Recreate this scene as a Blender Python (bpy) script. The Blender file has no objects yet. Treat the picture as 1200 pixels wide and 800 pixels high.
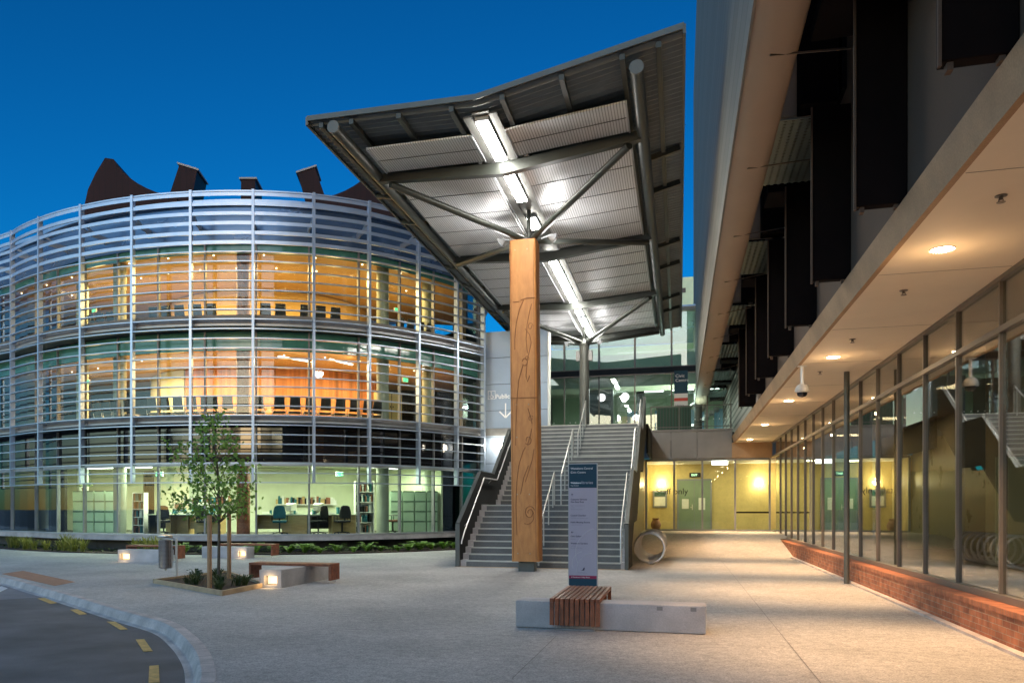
import bpy, bmesh, math, random
from mathutils import Vector, Matrix, Euler
R = math.radians
random.seed(7)
scene = bpy.context.scene
col = scene.collection

# ------------------------------------------------------------------ camera
EYE = 1.54
cam_d = bpy.data.cameras.new('camera'); cam = bpy.data.objects.new('camera', cam_d); col.objects.link(cam)
cam.location = (0, 0, EYE); cam.rotation_euler = (R(90), 0, 0)
cam_d.sensor_width = 36; cam_d.lens = 30.0; cam_d.shift_x = 100/1200; cam_d.shift_y = 196/1200
cam_d.clip_start = 0.05; cam_d.clip_end = 3000
scene.camera = cam

# ------------------------------------------------------------------ dusk sky, faint last light
world = bpy.data.worlds.new('World'); scene.world = world; world.use_nodes = True
wn = world.node_tree; wn.nodes.clear()
w_out = wn.nodes.new('ShaderNodeOutputWorld'); w_bg = wn.nodes.new('ShaderNodeBackground')
w_sky = wn.nodes.new('ShaderNodeTexSky'); w_sky.sky_type = 'NISHITA'; w_sky.sun_disc = False
w_sky.sun_elevation = R(4); w_sky.sun_rotation = R(190); w_sky.altitude = 200
w_sky.air_density = 1.0; w_sky.dust_density = 0.4; w_sky.ozone_density = 3.0
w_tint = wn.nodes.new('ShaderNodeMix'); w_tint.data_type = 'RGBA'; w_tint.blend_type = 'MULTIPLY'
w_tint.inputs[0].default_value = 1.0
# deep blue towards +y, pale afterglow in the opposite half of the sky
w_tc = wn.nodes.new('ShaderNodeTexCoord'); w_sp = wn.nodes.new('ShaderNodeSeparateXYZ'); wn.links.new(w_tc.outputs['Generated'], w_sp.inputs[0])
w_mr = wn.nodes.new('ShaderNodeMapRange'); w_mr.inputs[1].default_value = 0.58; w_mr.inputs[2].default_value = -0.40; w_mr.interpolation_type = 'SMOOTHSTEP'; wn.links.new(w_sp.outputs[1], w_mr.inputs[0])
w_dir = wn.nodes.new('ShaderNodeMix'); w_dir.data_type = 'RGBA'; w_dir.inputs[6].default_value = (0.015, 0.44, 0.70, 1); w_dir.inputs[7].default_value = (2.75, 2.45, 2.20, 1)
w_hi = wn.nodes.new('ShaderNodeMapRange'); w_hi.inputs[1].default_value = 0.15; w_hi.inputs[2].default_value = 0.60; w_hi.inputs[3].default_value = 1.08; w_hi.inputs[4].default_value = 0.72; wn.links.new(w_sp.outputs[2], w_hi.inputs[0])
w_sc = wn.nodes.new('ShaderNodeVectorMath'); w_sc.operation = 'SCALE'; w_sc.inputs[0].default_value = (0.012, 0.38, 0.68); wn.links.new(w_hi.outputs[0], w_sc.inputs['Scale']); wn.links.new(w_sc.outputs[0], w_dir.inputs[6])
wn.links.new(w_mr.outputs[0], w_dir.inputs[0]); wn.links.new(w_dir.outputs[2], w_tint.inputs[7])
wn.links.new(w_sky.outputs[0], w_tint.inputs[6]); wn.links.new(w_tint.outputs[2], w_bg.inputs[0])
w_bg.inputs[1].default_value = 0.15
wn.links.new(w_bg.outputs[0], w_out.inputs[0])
sun_d = bpy.data.lights.new('sun', 'SUN'); sun_d.energy = 0.15; sun_d.angle = R(50); sun_d.color = (0.86, 0.90, 1.0)
sun = bpy.data.objects.new('sun', sun_d); col.objects.link(sun)
sun.rotation_euler = Euler((R(55), 0, R(38)))
scene.view_settings.view_transform = 'Standard'; scene.view_settings.look = 'None'
scene.view_settings.exposure = 1.25; scene.view_settings.gamma = 1.0
scene.view_settings.use_curve_mapping = False
scene.cycles.use_denoising = True
scene.cycles.max_bounces = 7; scene.cycles.diffuse_bounces = 3; scene.cycles.glossy_bounces = 4
scene.cycles.transparent_max_bounces = 24; scene.cycles.transmission_bounces = 4
scene.cycles.caustics_reflective = False; scene.cycles.caustics_refractive = False
scene.cycles.sample_clamp_indirect = 6.0

# ------------------------------------------------------------------ frames
PHI = math.atan(0.296)
SITE = Matrix.Rotation(-PHI, 4, 'Z')          # u across the stairs, v along them, z up
WORLD = Matrix.Identity(4)
def S(u, v, z=0.0): return SITE @ Vector((u, v, z))
def unS(p): return SITE.inverted() @ Vector(p)
def ground(px, py, z=0.0):                    # a point measured off the plan of the plaza
    d = 1000*(EYE-z)/(py-596); return Vector(((px-500)/1000*d, d, z))

# ------------------------------------------------------------------ objects
WM = {}
def props(o, label=None, cat=None, group=None, kind=None):
    if label: o['label'] = label
    if cat: o['category'] = cat
    if group: o['group'] = group
    if kind: o['kind'] = kind
    return o
def thing(name, label, cat, loc=(0,0,0), rz=0.0, group=None, frame=None):
    o = bpy.data.objects.new(name, None); col.objects.link(o)
    m = Matrix.Translation(Vector(loc)) @ Matrix.Rotation(rz, 4, 'Z')
    if frame is not None: m = Matrix.Translation(frame @ Vector(loc)) @ frame.to_3x3().to_4x4() @ Matrix.Rotation(rz, 4, 'Z')
    o.matrix_world = m; WM[o] = m; o.empty_display_size = 0.2
    return props(o, label, cat, group)
def kids(o): return [c for c in bpy.data.objects if c.parent == o]
def copy_tree(o, parent=None):
    c = o.copy(); col.objects.link(c); c.parent = parent
    for ch in CH.get(o, []): copy_tree(ch, c)
    return c
def dup(o, loc, rz, label, group=None, scale=None):
    c = copy_tree(o); c.location = Vector(loc); c.rotation_euler = (0, 0, rz)
    if scale: c.scale = (scale, scale, scale)
    c['label'] = label
    if group: c['group'] = group
    return c
CH = {}

class MB:
    def __init__(s, frame=WORLD): s.v = []; s.f = []; s.M = frame; s.L = Matrix.Identity(4)
    def add(s, vs, fs):
        b = len(s.v); s.v += [s.L @ Vector(p) for p in vs]; s.f += [tuple(b+i for i in f) for f in fs]; return s
    def box(s, x0, x1, y0, y1, z0, z1):
        vs = [(x, y, z) for z in (z0, z1) for y in (y0, y1) for x in (x0, x1)]
        return s.add(vs, [(0,2,3,1),(4,5,7,6),(0,1,5,4),(2,6,7,3),(0,4,6,2),(1,3,7,5)])
    def prism(s, poly, vec):
        n = len(poly); vec = Vector(vec); a = [Vector(p) for p in poly]; vs = a+[p+vec for p in a]
        return s.add(vs, [tuple(reversed(range(n))), tuple(range(n, 2*n))]+[(i, (i+1) % n, n+(i+1) % n, n+i) for i in range(n)])
    def quad(s, *p): return s.add(p, [tuple(range(len(p)))])
    def beam(s, p0, p1, w, h, up=(0,0,1)):
        p0 = Vector(p0); p1 = Vector(p1); d = (p1-p0).normalized(); up = Vector(up)
        sx = d.cross(up)
        if sx.length < 1e-4: sx = d.cross(Vector((1,0,0)))
        sx.normalize(); sy = sx.cross(d)
        c = [sx*(w/2)*a+sy*(h/2)*b for a, b in ((-1,-1),(1,-1),(1,1),(-1,1))]
        return s.prism([p0+k for k in c], p1-p0)
    def tube(s, p0, p1, r, n=12, r2=None):
        return s.path([p0, p1], [r, r if r2 is None else r2], n)
    def path(s, pts, r, n=10, closed=False):
        pts = [Vector(p) for p in pts]; m = len(pts); rs = r if isinstance(r, (list, tuple)) else [r]*m
        vs = []; prev = None
        for i, p in enumerate(pts):
            if closed: t = (pts[(i+1) % m]-pts[i-1])
            else: t = pts[min(i+1, m-1)]-pts[max(i-1, 0)]
            t.normalize()
            if prev is None:
                a = t.cross(Vector((0,0,1)))
                if a.length < 1e-3: a = t.cross(Vector((1,0,0)))
            else:
                a = prev - t*prev.dot(t)
            a.normalize(); prev = a; b = t.cross(a)
            vs += [p+(a*math.cos(2*math.pi*k/n)+b*math.sin(2*math.pi*k/n))*rs[i] for k in range(n)]
        fs = []
        for i in range(m if closed else m-1):
            j = (i+1) % m
            for k in range(n):
                fs.append((i*n+k, i*n+(k+1) % n, j*n+(k+1) % n, j*n+k))
        if not closed: fs += [tuple(reversed(range(n))), tuple((m-1)*n+k for k in range(n))]
        return s.add(vs, fs)
    def lathe(s, prof, c, n=20):
        c = Vector(c); vs = []
        for (r, z) in prof: vs += [c+Vector((r*math.cos(2*math.pi*k/n), r*math.sin(2*math.pi*k/n), z)) for k in range(n)]
        fs = [(i*n+k, i*n+(k+1) % n, (i+1)*n+(k+1) % n, (i+1)*n+k) for i in range(len(prof)-1) for k in range(n)]
        fs += [tuple(reversed(range(n))), tuple((len(prof)-1)*n+k for k in range(n))]
        return s.add(vs, fs)
    def merge(s, o): b = len(s.v); s.v += o.v; s.f += [tuple(b+i for i in f) for f in o.f]; return s
    def build(s, name, mat, parent=None, label=None, cat=None, group=None, kind=None, smooth=False, bevel=0, origin=None, recalc=True):
        me = bpy.data.meshes.new(name)
        wv = [s.M @ p for p in s.v]
        if parent is not None: m = WM[parent]
        else:
            if origin is None:
                xs = [p.x for p in wv]; ys = [p.y for p in wv]; zs = [p.z for p in wv]
                origin = ((min(xs)+max(xs))/2, (min(ys)+max(ys))/2, min(zs))
            m = Matrix.Translation(Vector(origin)) @ s.M.to_3x3().to_4x4()
        inv = m.inverted()
        me.from_pydata([inv @ p for p in wv], [], s.f)
        if recalc:
            bm = bmesh.new(); bm.from_mesh(me); bmesh.ops.recalc_face_normals(bm, faces=bm.faces); bm.to_mesh(me); bm.free()
        me.materials.append(mat)
        if smooth:
            me.polygons.foreach_set('use_smooth', [True]*len(me.polygons))
            me.set_sharp_from_angle(angle=R(40))
        o = bpy.data.objects.new(name, me); col.objects.link(o)
        if parent is not None: o.parent = parent; CH.setdefault(parent, []).append(o)
        else: o.matrix_world = m
        WM[o] = m
        if bevel:
            b = o.modifiers.new('bevel', 'BEVEL'); b.width = bevel; b.segments = 2; b.limit_method = 'ANGLE'; b.angle_limit = R(40)
        return props(o, label, cat, group, kind)

def text(body, size, M, mat, parent, name='lettering', align='LEFT', depth=0.002, space=1.0, bold=0.0):
    cu = bpy.data.curves.new(name, 'FONT'); cu.body = body; cu.size = size; cu.extrude = depth; cu.align_x = align
    cu.space_line = space; cu.offset = bold; cu.resolution_u = 3
    tmp = bpy.data.objects.new('tmp', cu); col.objects.link(tmp)
    dg = bpy.context.evaluated_depsgraph_get(); me = bpy.data.meshes.new_from_object(tmp.evaluated_get(dg))
    bpy.data.objects.remove(tmp)
    me.transform(WM[parent].inverted() @ M); me.materials.clear(); me.materials.append(mat); me.name = name
    o = bpy.data.objects.new(name, me); col.objects.link(o); o.parent = parent; CH.setdefault(parent, []).append(o); WM[o] = WM[parent]
    return o
def facing(origin_site, frame=SITE, rz=0):     # plane standing upright, seen from -v
    return frame @ Matrix.Translation(Vector(origin_site)) @ Matrix.Rotation(rz, 4, 'Z') @ Matrix.Rotation(R(90), 4, 'X')

def light(kind, loc, power, color, size=0.2, target=None, spot=None, blend=0.5, name='lamp_light', parent=None, sizey=None):
    d = bpy.data.lights.new(name, kind); d.energy = power; d.color = color
    if kind == 'AREA':
        d.size = size
        if sizey: d.shape = 'RECTANGLE'; d.size_y = sizey
    else: d.shadow_soft_size = size
    if kind == 'SPOT': d.spot_size = R(spot); d.spot_blend = blend
    o = bpy.data.objects.new(name, d); col.objects.link(o)
    loc = Vector(loc); o.location = loc
    if target is not None: o.rotation_euler = (Vector(target)-loc).to_track_quat('-Z', 'Y').to_euler()
    if parent is not None:
        o.parent = parent; o.matrix_parent_inverse = WM[parent].inverted()
    return o

# ------------------------------------------------------------------ materials
def nodes(m): return m.node_tree.nodes, m.node_tree.links
def base(name, c=(0.5,0.5,0.5), rough=0.6, metal=0.0, spec=0.5):
    m = bpy.data.materials.new(name); m.use_nodes = True
    b = m.node_tree.nodes['Principled BSDF']
    b.inputs['Base Color'].default_value = (*c, 1); b.inputs['Roughness'].default_value = rough; b.inputs['Metallic'].default_value = metal
    b.inputs['Specular IOR Level'].default_value = spec
    return m, b
def mat(name, c, rough=0.6, metal=0.0, var=0.15, scale=3.0, bump=0.0, bscale=None, stretch=(1,1,1), spec=0.5, fine=0.0, fscale=60, rvar=0.1):
    m, b = base(name, c, rough, metal, spec); N, L = nodes(m)
    tc = N.new('ShaderNodeTexCoord'); mp = N.new('ShaderNodeMapping'); mp.inputs['Scale'].default_value = stretch
    L.new(tc.outputs['Object'], mp.inputs[0])
    n = N.new('ShaderNodeTexNoise'); n.inputs['Scale'].default_value = scale; n.inputs['Detail'].default_value = 6; n.inputs['Roughness'].default_value = 0.6
    L.new(mp.outputs[0], n.inputs['Vector'])
    cr = N.new('ShaderNodeValToRGB'); cr.color_ramp.elements[0].position = 0.3; cr.color_ramp.elements[1].position = 0.7
    cr.color_ramp.elements[0].color = (*[max(0, x*(1-var)) for x in c], 1); cr.color_ramp.elements[1].color = (*[min(1, x*(1+var)) for x in c], 1)
    L.new(n.outputs[0], cr.inputs[0]); out = cr.outputs[0]
    if fine:
        n2 = N.new('ShaderNodeTexNoise'); n2.inputs['Scale'].default_value = fscale; n2.inputs['Detail'].default_value = 3
        L.new(mp.outputs[0], n2.inputs['Vector'])
        mr = N.new('ShaderNodeMapRange'); mr.inputs[1].default_value = 0.3; mr.inputs[2].default_value = 0.7
        mr.inputs[3].default_value = 1-fine; mr.inputs[4].default_value = 1+fine; L.new(n2.outputs[0], mr.inputs[0])
        mx = N.new('ShaderNodeVectorMath'); mx.operation = 'SCALE'; L.new(out, mx.inputs[0]); L.new(mr.outputs[0], mx.inputs['Scale']); out = mx.outputs[0]
    L.new(out, b.inputs['Base Color'])
    rr = N.new('ShaderNodeMapRange'); rr.inputs[3].default_value = max(0.02, rough-rvar); rr.inputs[4].default_value = min(1, rough+rvar)
    L.new(n.outputs[0], rr.inputs[0]); L.new(rr.outputs[0], b.inputs['Roughness'])
    if bump:
        nb = N.new('ShaderNodeTexNoise'); nb.inputs['Scale'].default_value = bscale or scale*6; nb.inputs['Detail'].default_value = 5
        L.new(mp.outputs[0], nb.inputs['Vector'])
        bp = N.new('ShaderNodeBump'); bp.inputs['Strength'].default_value = bump; bp.inputs['Distance'].default_value = 0.02
        L.new(nb.outputs[0], bp.inputs['Height']); L.new(bp.outputs[0], b.inputs['Normal'])
    return m
def emit(name, c, s):
    m, b = base(name, c, 0.5); b.inputs['Emission Color'].default_value = (*c, 1); b.inputs['Emission Strength'].default_value = s; return m
def glass(name, tint=(0.9,0.95,0.93), ior=1.5, rough=0.0, boost=0.0):
    m = bpy.data.materials.new(name); m.use_nodes = True; N, L = nodes(m); N.clear()
    o = N.new('ShaderNodeOutputMaterial'); t = N.new('ShaderNodeBsdfTransparent'); g = N.new('ShaderNodeBsdfGlossy')
    t.inputs[0].default_value = (*tint, 1); g.inputs['Roughness'].default_value = rough; g.inputs[0].default_value = (0.95, 0.97, 1, 1)
    lw = N.new('ShaderNodeLayerWeight'); pw = N.new('ShaderNodeMath'); pw.operation = 'POWER'; pw.inputs[1].default_value = 4.0; L.new(lw.outputs['Facing'], pw.inputs[0])
    lw.inputs[0].default_value = 0.5; f = N.new('ShaderNodeMath'); f.operation = 'MULTIPLY_ADD'; f.inputs[1].default_value = 0.90; f.inputs[2].default_value = 0.035
    L.new(pw.outputs[0], f.inputs[0]); mx = N.new('ShaderNodeMixShader')
    if boost:
        a = N.new('ShaderNodeMath'); a.operation = 'ADD'; a.inputs[1].default_value = boost; a.use_clamp = True
        L.new(f.outputs[0], a.inputs[0]); L.new(a.outputs[0], mx.inputs[0])
    else: L.new(f.outputs[0], mx.inputs[0])
    L.new(t.outputs[0], mx.inputs[1]); L.new(g.outputs[0], mx.inputs[2]); L.new(mx.outputs[0], o.inputs[0])
    return m
def stripes(name, c1, c2, axis, pitch, rough=0.6, metal=0.0, sharp=0.5, bump=0.0, var=0.25):
    """bands along one object axis: boards, ribs or slats"""
    m, b = base(name, c1, rough, metal, 0.15 if name in ('maroon', 'cladding') else 0.5); N, L = nodes(m)
    tc = N.new('ShaderNodeTexCoord'); sp = N.new('ShaderNodeSeparateXYZ'); L.new(tc.outputs['Object'], sp.inputs[0])
    dv = N.new('ShaderNodeMath'); dv.operation = 'DIVIDE'; dv.inputs[1].default_value = pitch; L.new(sp.outputs[axis], dv.inputs[0])
    fr = N.new('ShaderNodeMath'); fr.operation = 'FRACT'; L.new(dv.outputs[0], fr.inputs[0])
    lt = N.new('ShaderNodeMath'); lt.operation = 'LESS_THAN'; lt.inputs[1].default_value = sharp; L.new(fr.outputs[0], lt.inputs[0])
    fl = N.new('ShaderNodeMath'); fl.operation = 'FLOOR'; L.new(dv.outputs[0], fl.inputs[0])
    wn_ = N.new('ShaderNodeTexWhiteNoise'); wn_.noise_dimensions = '1D'; L.new(fl.outputs[0], wn_.inputs['W'])
    mr = N.new('ShaderNodeMapRange'); mr.inputs[3].default_value = 1-var; mr.inputs[4].default_value = 1+var; L.new(wn_.outputs[0], mr.inputs[0])
    mx = N.new('ShaderNodeMix'); mx.data_type = 'RGBA'; mx.inputs[6].default_value = (*c1, 1); mx.inputs[7].default_value = (*c2, 1); L.new(lt.outputs[0], mx.inputs[0])
    sc = N.new('ShaderNodeVectorMath'); sc.operation = 'SCALE'; L.new(mx.outputs[2], sc.inputs[0]); L.new(mr.outputs[0], sc.inputs['Scale'])
    L.new(sc.outputs[0], b.inputs['Base Color'])
    if bump:
        bp = N.new('ShaderNodeBump'); bp.inputs['Strength'].default_value = bump; bp.inputs['Distance'].default_value = 0.01
        L.new(lt.outputs[0], bp.inputs['Height']); L.new(bp.outputs[0], b.inputs['Normal'])
    return m
def perforated(name, c, hole, pitch, ax=(0,1), rad=0.3, rough=0.45, metal=0.0, see=False):
    """rows of round holes in sheet metal"""
    m, b = base(name, c, rough, metal); N, L = nodes(m)
    tc = N.new('ShaderNodeTexCoord'); sp = N.new('ShaderNodeSeparateXYZ'); L.new(tc.outputs['Object'], sp.inputs[0]); ds = []
    for k in ax:
        dv = N.new('ShaderNodeMath'); dv.operation = 'DIVIDE'; dv.inputs[1].default_value = pitch; L.new(sp.outputs[k], dv.inputs[0])
        fr = N.new('ShaderNodeMath'); fr.operation = 'FRACT'; L.new(dv.outputs[0], fr.inputs[0])
        sb = N.new('ShaderNodeMath'); sb.operation = 'SUBTRACT'; sb.inputs[1].default_value = 0.5; L.new(fr.outputs[0], sb.inputs[0]); ds.append(sb)
    cb = N.new('ShaderNodeCombineXYZ'); L.new(ds[0].outputs[0], cb.inputs[0]); L.new(ds[1].outputs[0], cb.inputs[1])
    ln = N.new('ShaderNodeVectorMath'); ln.operation = 'LENGTH'; L.new(cb.outputs[0], ln.inputs[0])
    lt = N.new('ShaderNodeMath'); lt.operation = 'LESS_THAN'; lt.inputs[1].default_value = rad; L.new(ln.outputs['Value'], lt.inputs[0])
    mx = N.new('ShaderNodeMix'); mx.data_type = 'RGBA'; mx.inputs[6].default_value = (*c, 1); mx.inputs[7].default_value = (*hole, 1)
    L.new(lt.outputs[0], mx.inputs[0]); L.new(mx.outputs[2], b.inputs['Base Color'])
    if see:
        iv = N.new('ShaderNodeMath'); iv.operation = 'SUBTRACT'; iv.inputs[0].default_value = 1; L.new(lt.outputs[0], iv.inputs[1]); L.new(iv.outputs[0], b.inputs['Alpha'])
    return m
def brick(name, c1, c2, mortar, su, order=(1, 2), bw=0.23, rh=0.076, vertical=False):
    m, b = base(name, c1, 0.85); N, L = nodes(m)
    tc = N.new('ShaderNodeTexCoord'); sp = N.new('ShaderNodeSeparateXYZ'); cb = N.new('ShaderNodeCombineXYZ')
    L.new(tc.outputs['Object'], sp.inputs[0]); L.new(sp.outputs[order[0]], cb.inputs[0]); L.new(sp.outputs[order[1]], cb.inputs[1])
    t = N.new('ShaderNodeTexBrick'); t.inputs['Scale'].default_value = 1.0; t.inputs['Brick Width'].default_value = bw; t.inputs['Row Height'].default_value = rh
    t.inputs['Mortar Size'].default_value = 0.005; t.inputs['Mortar Smooth'].default_value = 0.2; t.inputs['Bias'].default_value = -0.3
    if vertical: t.offset = 0.0
    t.inputs['Color1'].default_value = (*c1, 1); t.inputs['Color2'].default_value = (*c2, 1); t.inputs['Mortar'].default_value = (*mortar, 1)
    L.new(cb.outputs[0], t.inputs[0])
    n = N.new('ShaderNodeTexNoise'); n.inputs['Scale'].default_value = 5; n.inputs['Detail'].default_value = 8; L.new(tc.outputs['Object'], n.inputs['Vector'])
    mr = N.new('ShaderNodeMapRange'); mr.inputs[1].default_value = 0.3; mr.inputs[2].default_value = 0.7; mr.inputs[3].default_value = 0.65; mr.inputs[4].default_value = 1.3; L.new(n.outputs[0], mr.inputs[0])
    sc = N.new('ShaderNodeVectorMath'); sc.operation = 'SCALE'; L.new(t.outputs[0], sc.inputs[0]); L.new(mr.outputs[0], sc.inputs['Scale']); L.new(sc.outputs[0], b.inputs['Base Color'])
    bp = N.new('ShaderNodeBump'); bp.inputs['Strength'].default_value = 0.7; bp.inputs['Distance'].default_value = 0.008; bp.invert = True
    L.new(t.outputs['Fac'], bp.inputs['Height']); L.new(bp.outputs[0], b.inputs['Normal'])
    return m
def aggregate(name, c, dirt=0.25):
    """exposed-aggregate concrete: pale and dark stones in grey cement, broad stains"""
    m, b = base(name, c, 0.75, 0, 0.4); N, L = nodes(m); tc = N.new('ShaderNodeTexCoord')
    vo = N.new('ShaderNodeTexVoronoi'); vo.inputs['Scale'].default_value = 80; L.new(tc.outputs['Object'], vo.inputs['Vector'])
    hs = N.new('ShaderNodeSeparateColor'); L.new(vo.outputs['Color'], hs.inputs[0])
    mr = N.new('ShaderNodeMapRange'); mr.inputs[3].default_value = 0.70; mr.inputs[4].default_value = 1.34; L.new(hs.outputs[0], mr.inputs[0])
    n = N.new('ShaderNodeTexNoise'); n.inputs['Scale'].default_value = 0.45; n.inputs['Detail'].default_value = 9; n.inputs['Roughness'].default_value = 0.62; L.new(tc.outputs['Object'], n.inputs['Vector'])
    m2 = N.new('ShaderNodeMapRange'); m2.inputs[1].default_value = 0.3; m2.inputs[2].default_value = 0.7; m2.inputs[3].default_value = 1-dirt; m2.inputs[4].default_value = 1+dirt*.7; L.new(n.outputs[0], m2.inputs[0])
    n3 = N.new('ShaderNodeTexNoise'); n3.inputs['Scale'].default_value = 9; n3.inputs['Detail'].default_value = 5; L.new(tc.outputs['Object'], n3.inputs['Vector'])
    m3 = N.new('ShaderNodeMapRange'); m3.inputs[1].default_value = 0.3; m3.inputs[2].default_value = 0.7; m3.inputs[3].default_value = 0.85; m3.inputs[4].default_value = 1.15; L.new(n3.outputs[0], m3.inputs[0])
    p = N.new('ShaderNodeMath'); p.operation = 'MULTIPLY'; L.new(mr.outputs[0], p.inputs[0]); L.new(m2.outputs[0], p.inputs[1])
    q = N.new('ShaderNodeMath'); q.operation = 'MULTIPLY'; L.new(p.outputs[0], q.inputs[0]); L.new(m3.outputs[0], q.inputs[1])
    sc = N.new('ShaderNodeVectorMath'); sc.operation = 'SCALE'; sc.inputs[0].default_value = c; L.new(q.outputs[0], sc.inputs['Scale']); L.new(sc.outputs[0], b.inputs['Base Color'])
    bp = N.new('ShaderNodeBump'); bp.inputs['Strength'].default_value = 0.5; bp.inputs['Distance'].default_value = 0.006
    L.new(vo.outputs['Distance'], bp.inputs['Height']); L.new(bp.outputs[0], b.inputs['Normal'])
    return m

M = {}
M['paving'] = aggregate('paving', (0.45, 0.425, 0.395))
M['asphalt'] = mat('asphalt', (0.15, 0.146, 0.144), 0.8, var=0.35, scale=0.9, bump=0.5, bscale=70, fine=0.35, fscale=90)
M['road_concrete'] = mat('road_concrete', (0.24, 0.235, 0.24), 0.8, var=0.2, scale=1.2, bump=0.2, bscale=50, fine=0.2)
M['frame_pale'] = mat('frame_pale', (0.48, 0.46, 0.43), 0.5)
M['trough'] = mat('trough', (0.13, 0.13, 0.125), 0.5, 0.2, var=0.1)
M['kerb'] = mat('kerb', (0.54, 0.47, 0.43), 0.8, var=0.3, scale=2.5, bump=0.25, bscale=40, fine=0.15)
M['joint'] = mat('joint', (0.20, 0.185, 0.17), 0.9)
M['yellow_paint'] = mat('yellow_paint', (0.62, 0.40, 0.13), 0.7, var=0.3, scale=9)
M['white_paint'] = mat('white_paint', (0.7, 0.7, 0.7), 0.7, var=0.2, scale=9)
M['tactile'] = mat('tactile', (0.42, 0.22, 0.13), 0.8, var=0.2, scale=6, fine=0.2)
M['concrete'] = mat('concrete', (0.44, 0.42, 0.42), 0.7, var=0.26, scale=1.6, bump=0.15, bscale=30, fine=0.1)
M['concrete_dark'] = mat('concrete_dark', (0.07, 0.072, 0.075), 0.7, var=0.25, scale=2, fine=0.15)
M['bench_timber'] = mat('bench_timber', (0.27, 0.085, 0.038), 0.5, var=0.45, scale=3, stretch=(3, 3, 3), bump=0.1, fine=0.25, fscale=25)
M['stake'] = mat('stake', (0.42, 0.24, 0.12), 0.7, var=0.25, scale=6, stretch=(4,4,1))
M['alu'] = mat('alu', (0.46, 0.55, 0.68), 0.33, 0.6, var=0.08, scale=1.5)
M['alu_matt'] = mat('alu_matt', (0.42, 0.44, 0.47), 0.45, 0.5, var=0.1, scale=1.5)
M['steel'] = mat('steel', (0.62, 0.60, 0.57), 0.38, 0.6, var=0.12, scale=4)
M['steel_dark'] = mat('steel_dark', (0.115, 0.12, 0.11), 0.45, 0.35, var=0.15, scale=2)
M['canopy_steel'] = mat('canopy_steel', (0.050, 0.056, 0.050), 0.42, 0.3, var=0.12, scale=2)
M['deck'] = mat('deck', (0.165, 0.185, 0.185), 0.5, 0.2, var=0.15, scale=1.5)
M['ceiling_panel'] = stripes('ceiling_panel', (0.30, 0.30, 0.305), (0.66, 0.66, 0.68), 0, 0.055, 0.42, 0.3, sharp=0.7, bump=0.5, var=0.03)
M['charcoal'] = mat('charcoal', (0.022, 0.023, 0.023), 0.7, 0.0, spec=0.2, var=0.2, scale=2)
M['grey_panel'] = mat('grey_panel', (0.24, 0.235, 0.235), 0.5, 0.1, var=0.12, scale=1.2)
M['blue_panel'] = mat('blue_panel', (0.30, 0.38, 0.50), 0.35, 0.2, var=0.05, scale=1.0)
M['soffit'] = mat('soffit', (0.82, 0.73, 0.58), 0.7, var=0.05, scale=0.8)
M['hood'] = mat('hood', (0.42, 0.33, 0.25), 0.6, var=0.06, scale=0.8)
M['fascia'] = mat('fascia', (0.38, 0.25, 0.145), 0.75, var=0.2, scale=1.5, fine=0.12, bump=0.1)
M['upper_wall'] = mat('upper_wall', (0.105, 0.068, 0.048), 0.9, var=0.15, scale=0.8, fine=0.1)
M['fin'] = mat('fin', (0.008, 0.005, 0.005), 0.8, 0.0, var=0.3, scale=2, spec=0.08)
M['cladding'] = stripes('cladding', (0.16, 0.15, 0.13), (0.24, 0.225, 0.195), 2, 0.45, 0.75, 0.0, sharp=0.93, bump=0.8, var=0.08)
M['ribbed'] = stripes('ribbed', (0.08, 0.075, 0.07), (0.34, 0.31, 0.28), 2, 0.28, 0.5, 0.3, sharp=0.6, bump=1.0, var=0.05)
M['brick'] = brick('brick', (0.42, 0.15, 0.07), (0.20, 0.06, 0.035), (0.34, 0.24, 0.17), 1)
M['brick_cap'] = brick('brick_cap', (0.42, 0.15, 0.07), (0.30, 0.10, 0.05), (0.24, 0.16, 0.12), 1, order=(1, 0), bw=0.078, rh=0.5, vertical=True)
M['glass'] = glass('glass', (0.90, 0.95, 0.93))
M['glass_dark'] = glass('glass_dark', (0.78, 0.80, 0.76), boost=0.05)
M['glass_blue'] = glass('glass_blue', (0.80, 0.90, 0.90), boost=0.06)
M['black_glass'] = mat('black_glass', (0.010, 0.011, 0.015), 0.06, 0.0, var=0.1, spec=0.8, rvar=0.02)
M['teal_band'] = mat('teal_band', (0.07, 0.25, 0.20), 0.12, 0.0, var=0.15, spec=0.8, rvar=0.03)
M['frame'] = mat('frame', (0.26, 0.27, 0.28), 0.5, 0.3, var=0.08)
M['frame_bronze'] = mat('frame_bronze', (0.20, 0.17, 0.14), 0.4, 0.2, var=0.08)
M['slab_edge'] = mat('slab_edge', (0.20, 0.195, 0.19), 0.6, 0.1, var=0.15)
M['roof_metal'] = mat('roof_metal', (0.15, 0.24, 0.38), 0.25, 0.6, var=0.12, scale=0.5, stretch=(1,1,3))
M['maroon'] = stripes('maroon', (0.004, 0.002, 0.004), (0.012, 0.003, 0.006), 0, 0.25, 0.5, 0.1, sharp=0.9, var=0.2)
M['timber_wall'] = stripes('timber_wall', (0.22, 0.08, 0.03), (0.62, 0.29, 0.12), 0, 0.16, 0.5, sharp=0.75, bump=0.3, var=0.35)
M['timber_ceiling'] = mat('timber_ceiling', (0.60, 0.36, 0.13), 0.55, var=0.15, scale=3, stretch=(1,6,1))
M['yellow_wall'] = mat('yellow_wall', (0.68, 0.46, 0.16), 0.6, var=0.08, scale=1)
M['lime_wall'] = mat('lime_wall', (0.64, 0.50, 0.20), 0.5, var=0.12, scale=1.6, fine=0.05, fscale=12)
M['olive_wall'] = mat('olive_wall', (0.26, 0.23, 0.12), 0.3, var=0.12, scale=1.0)
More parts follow.
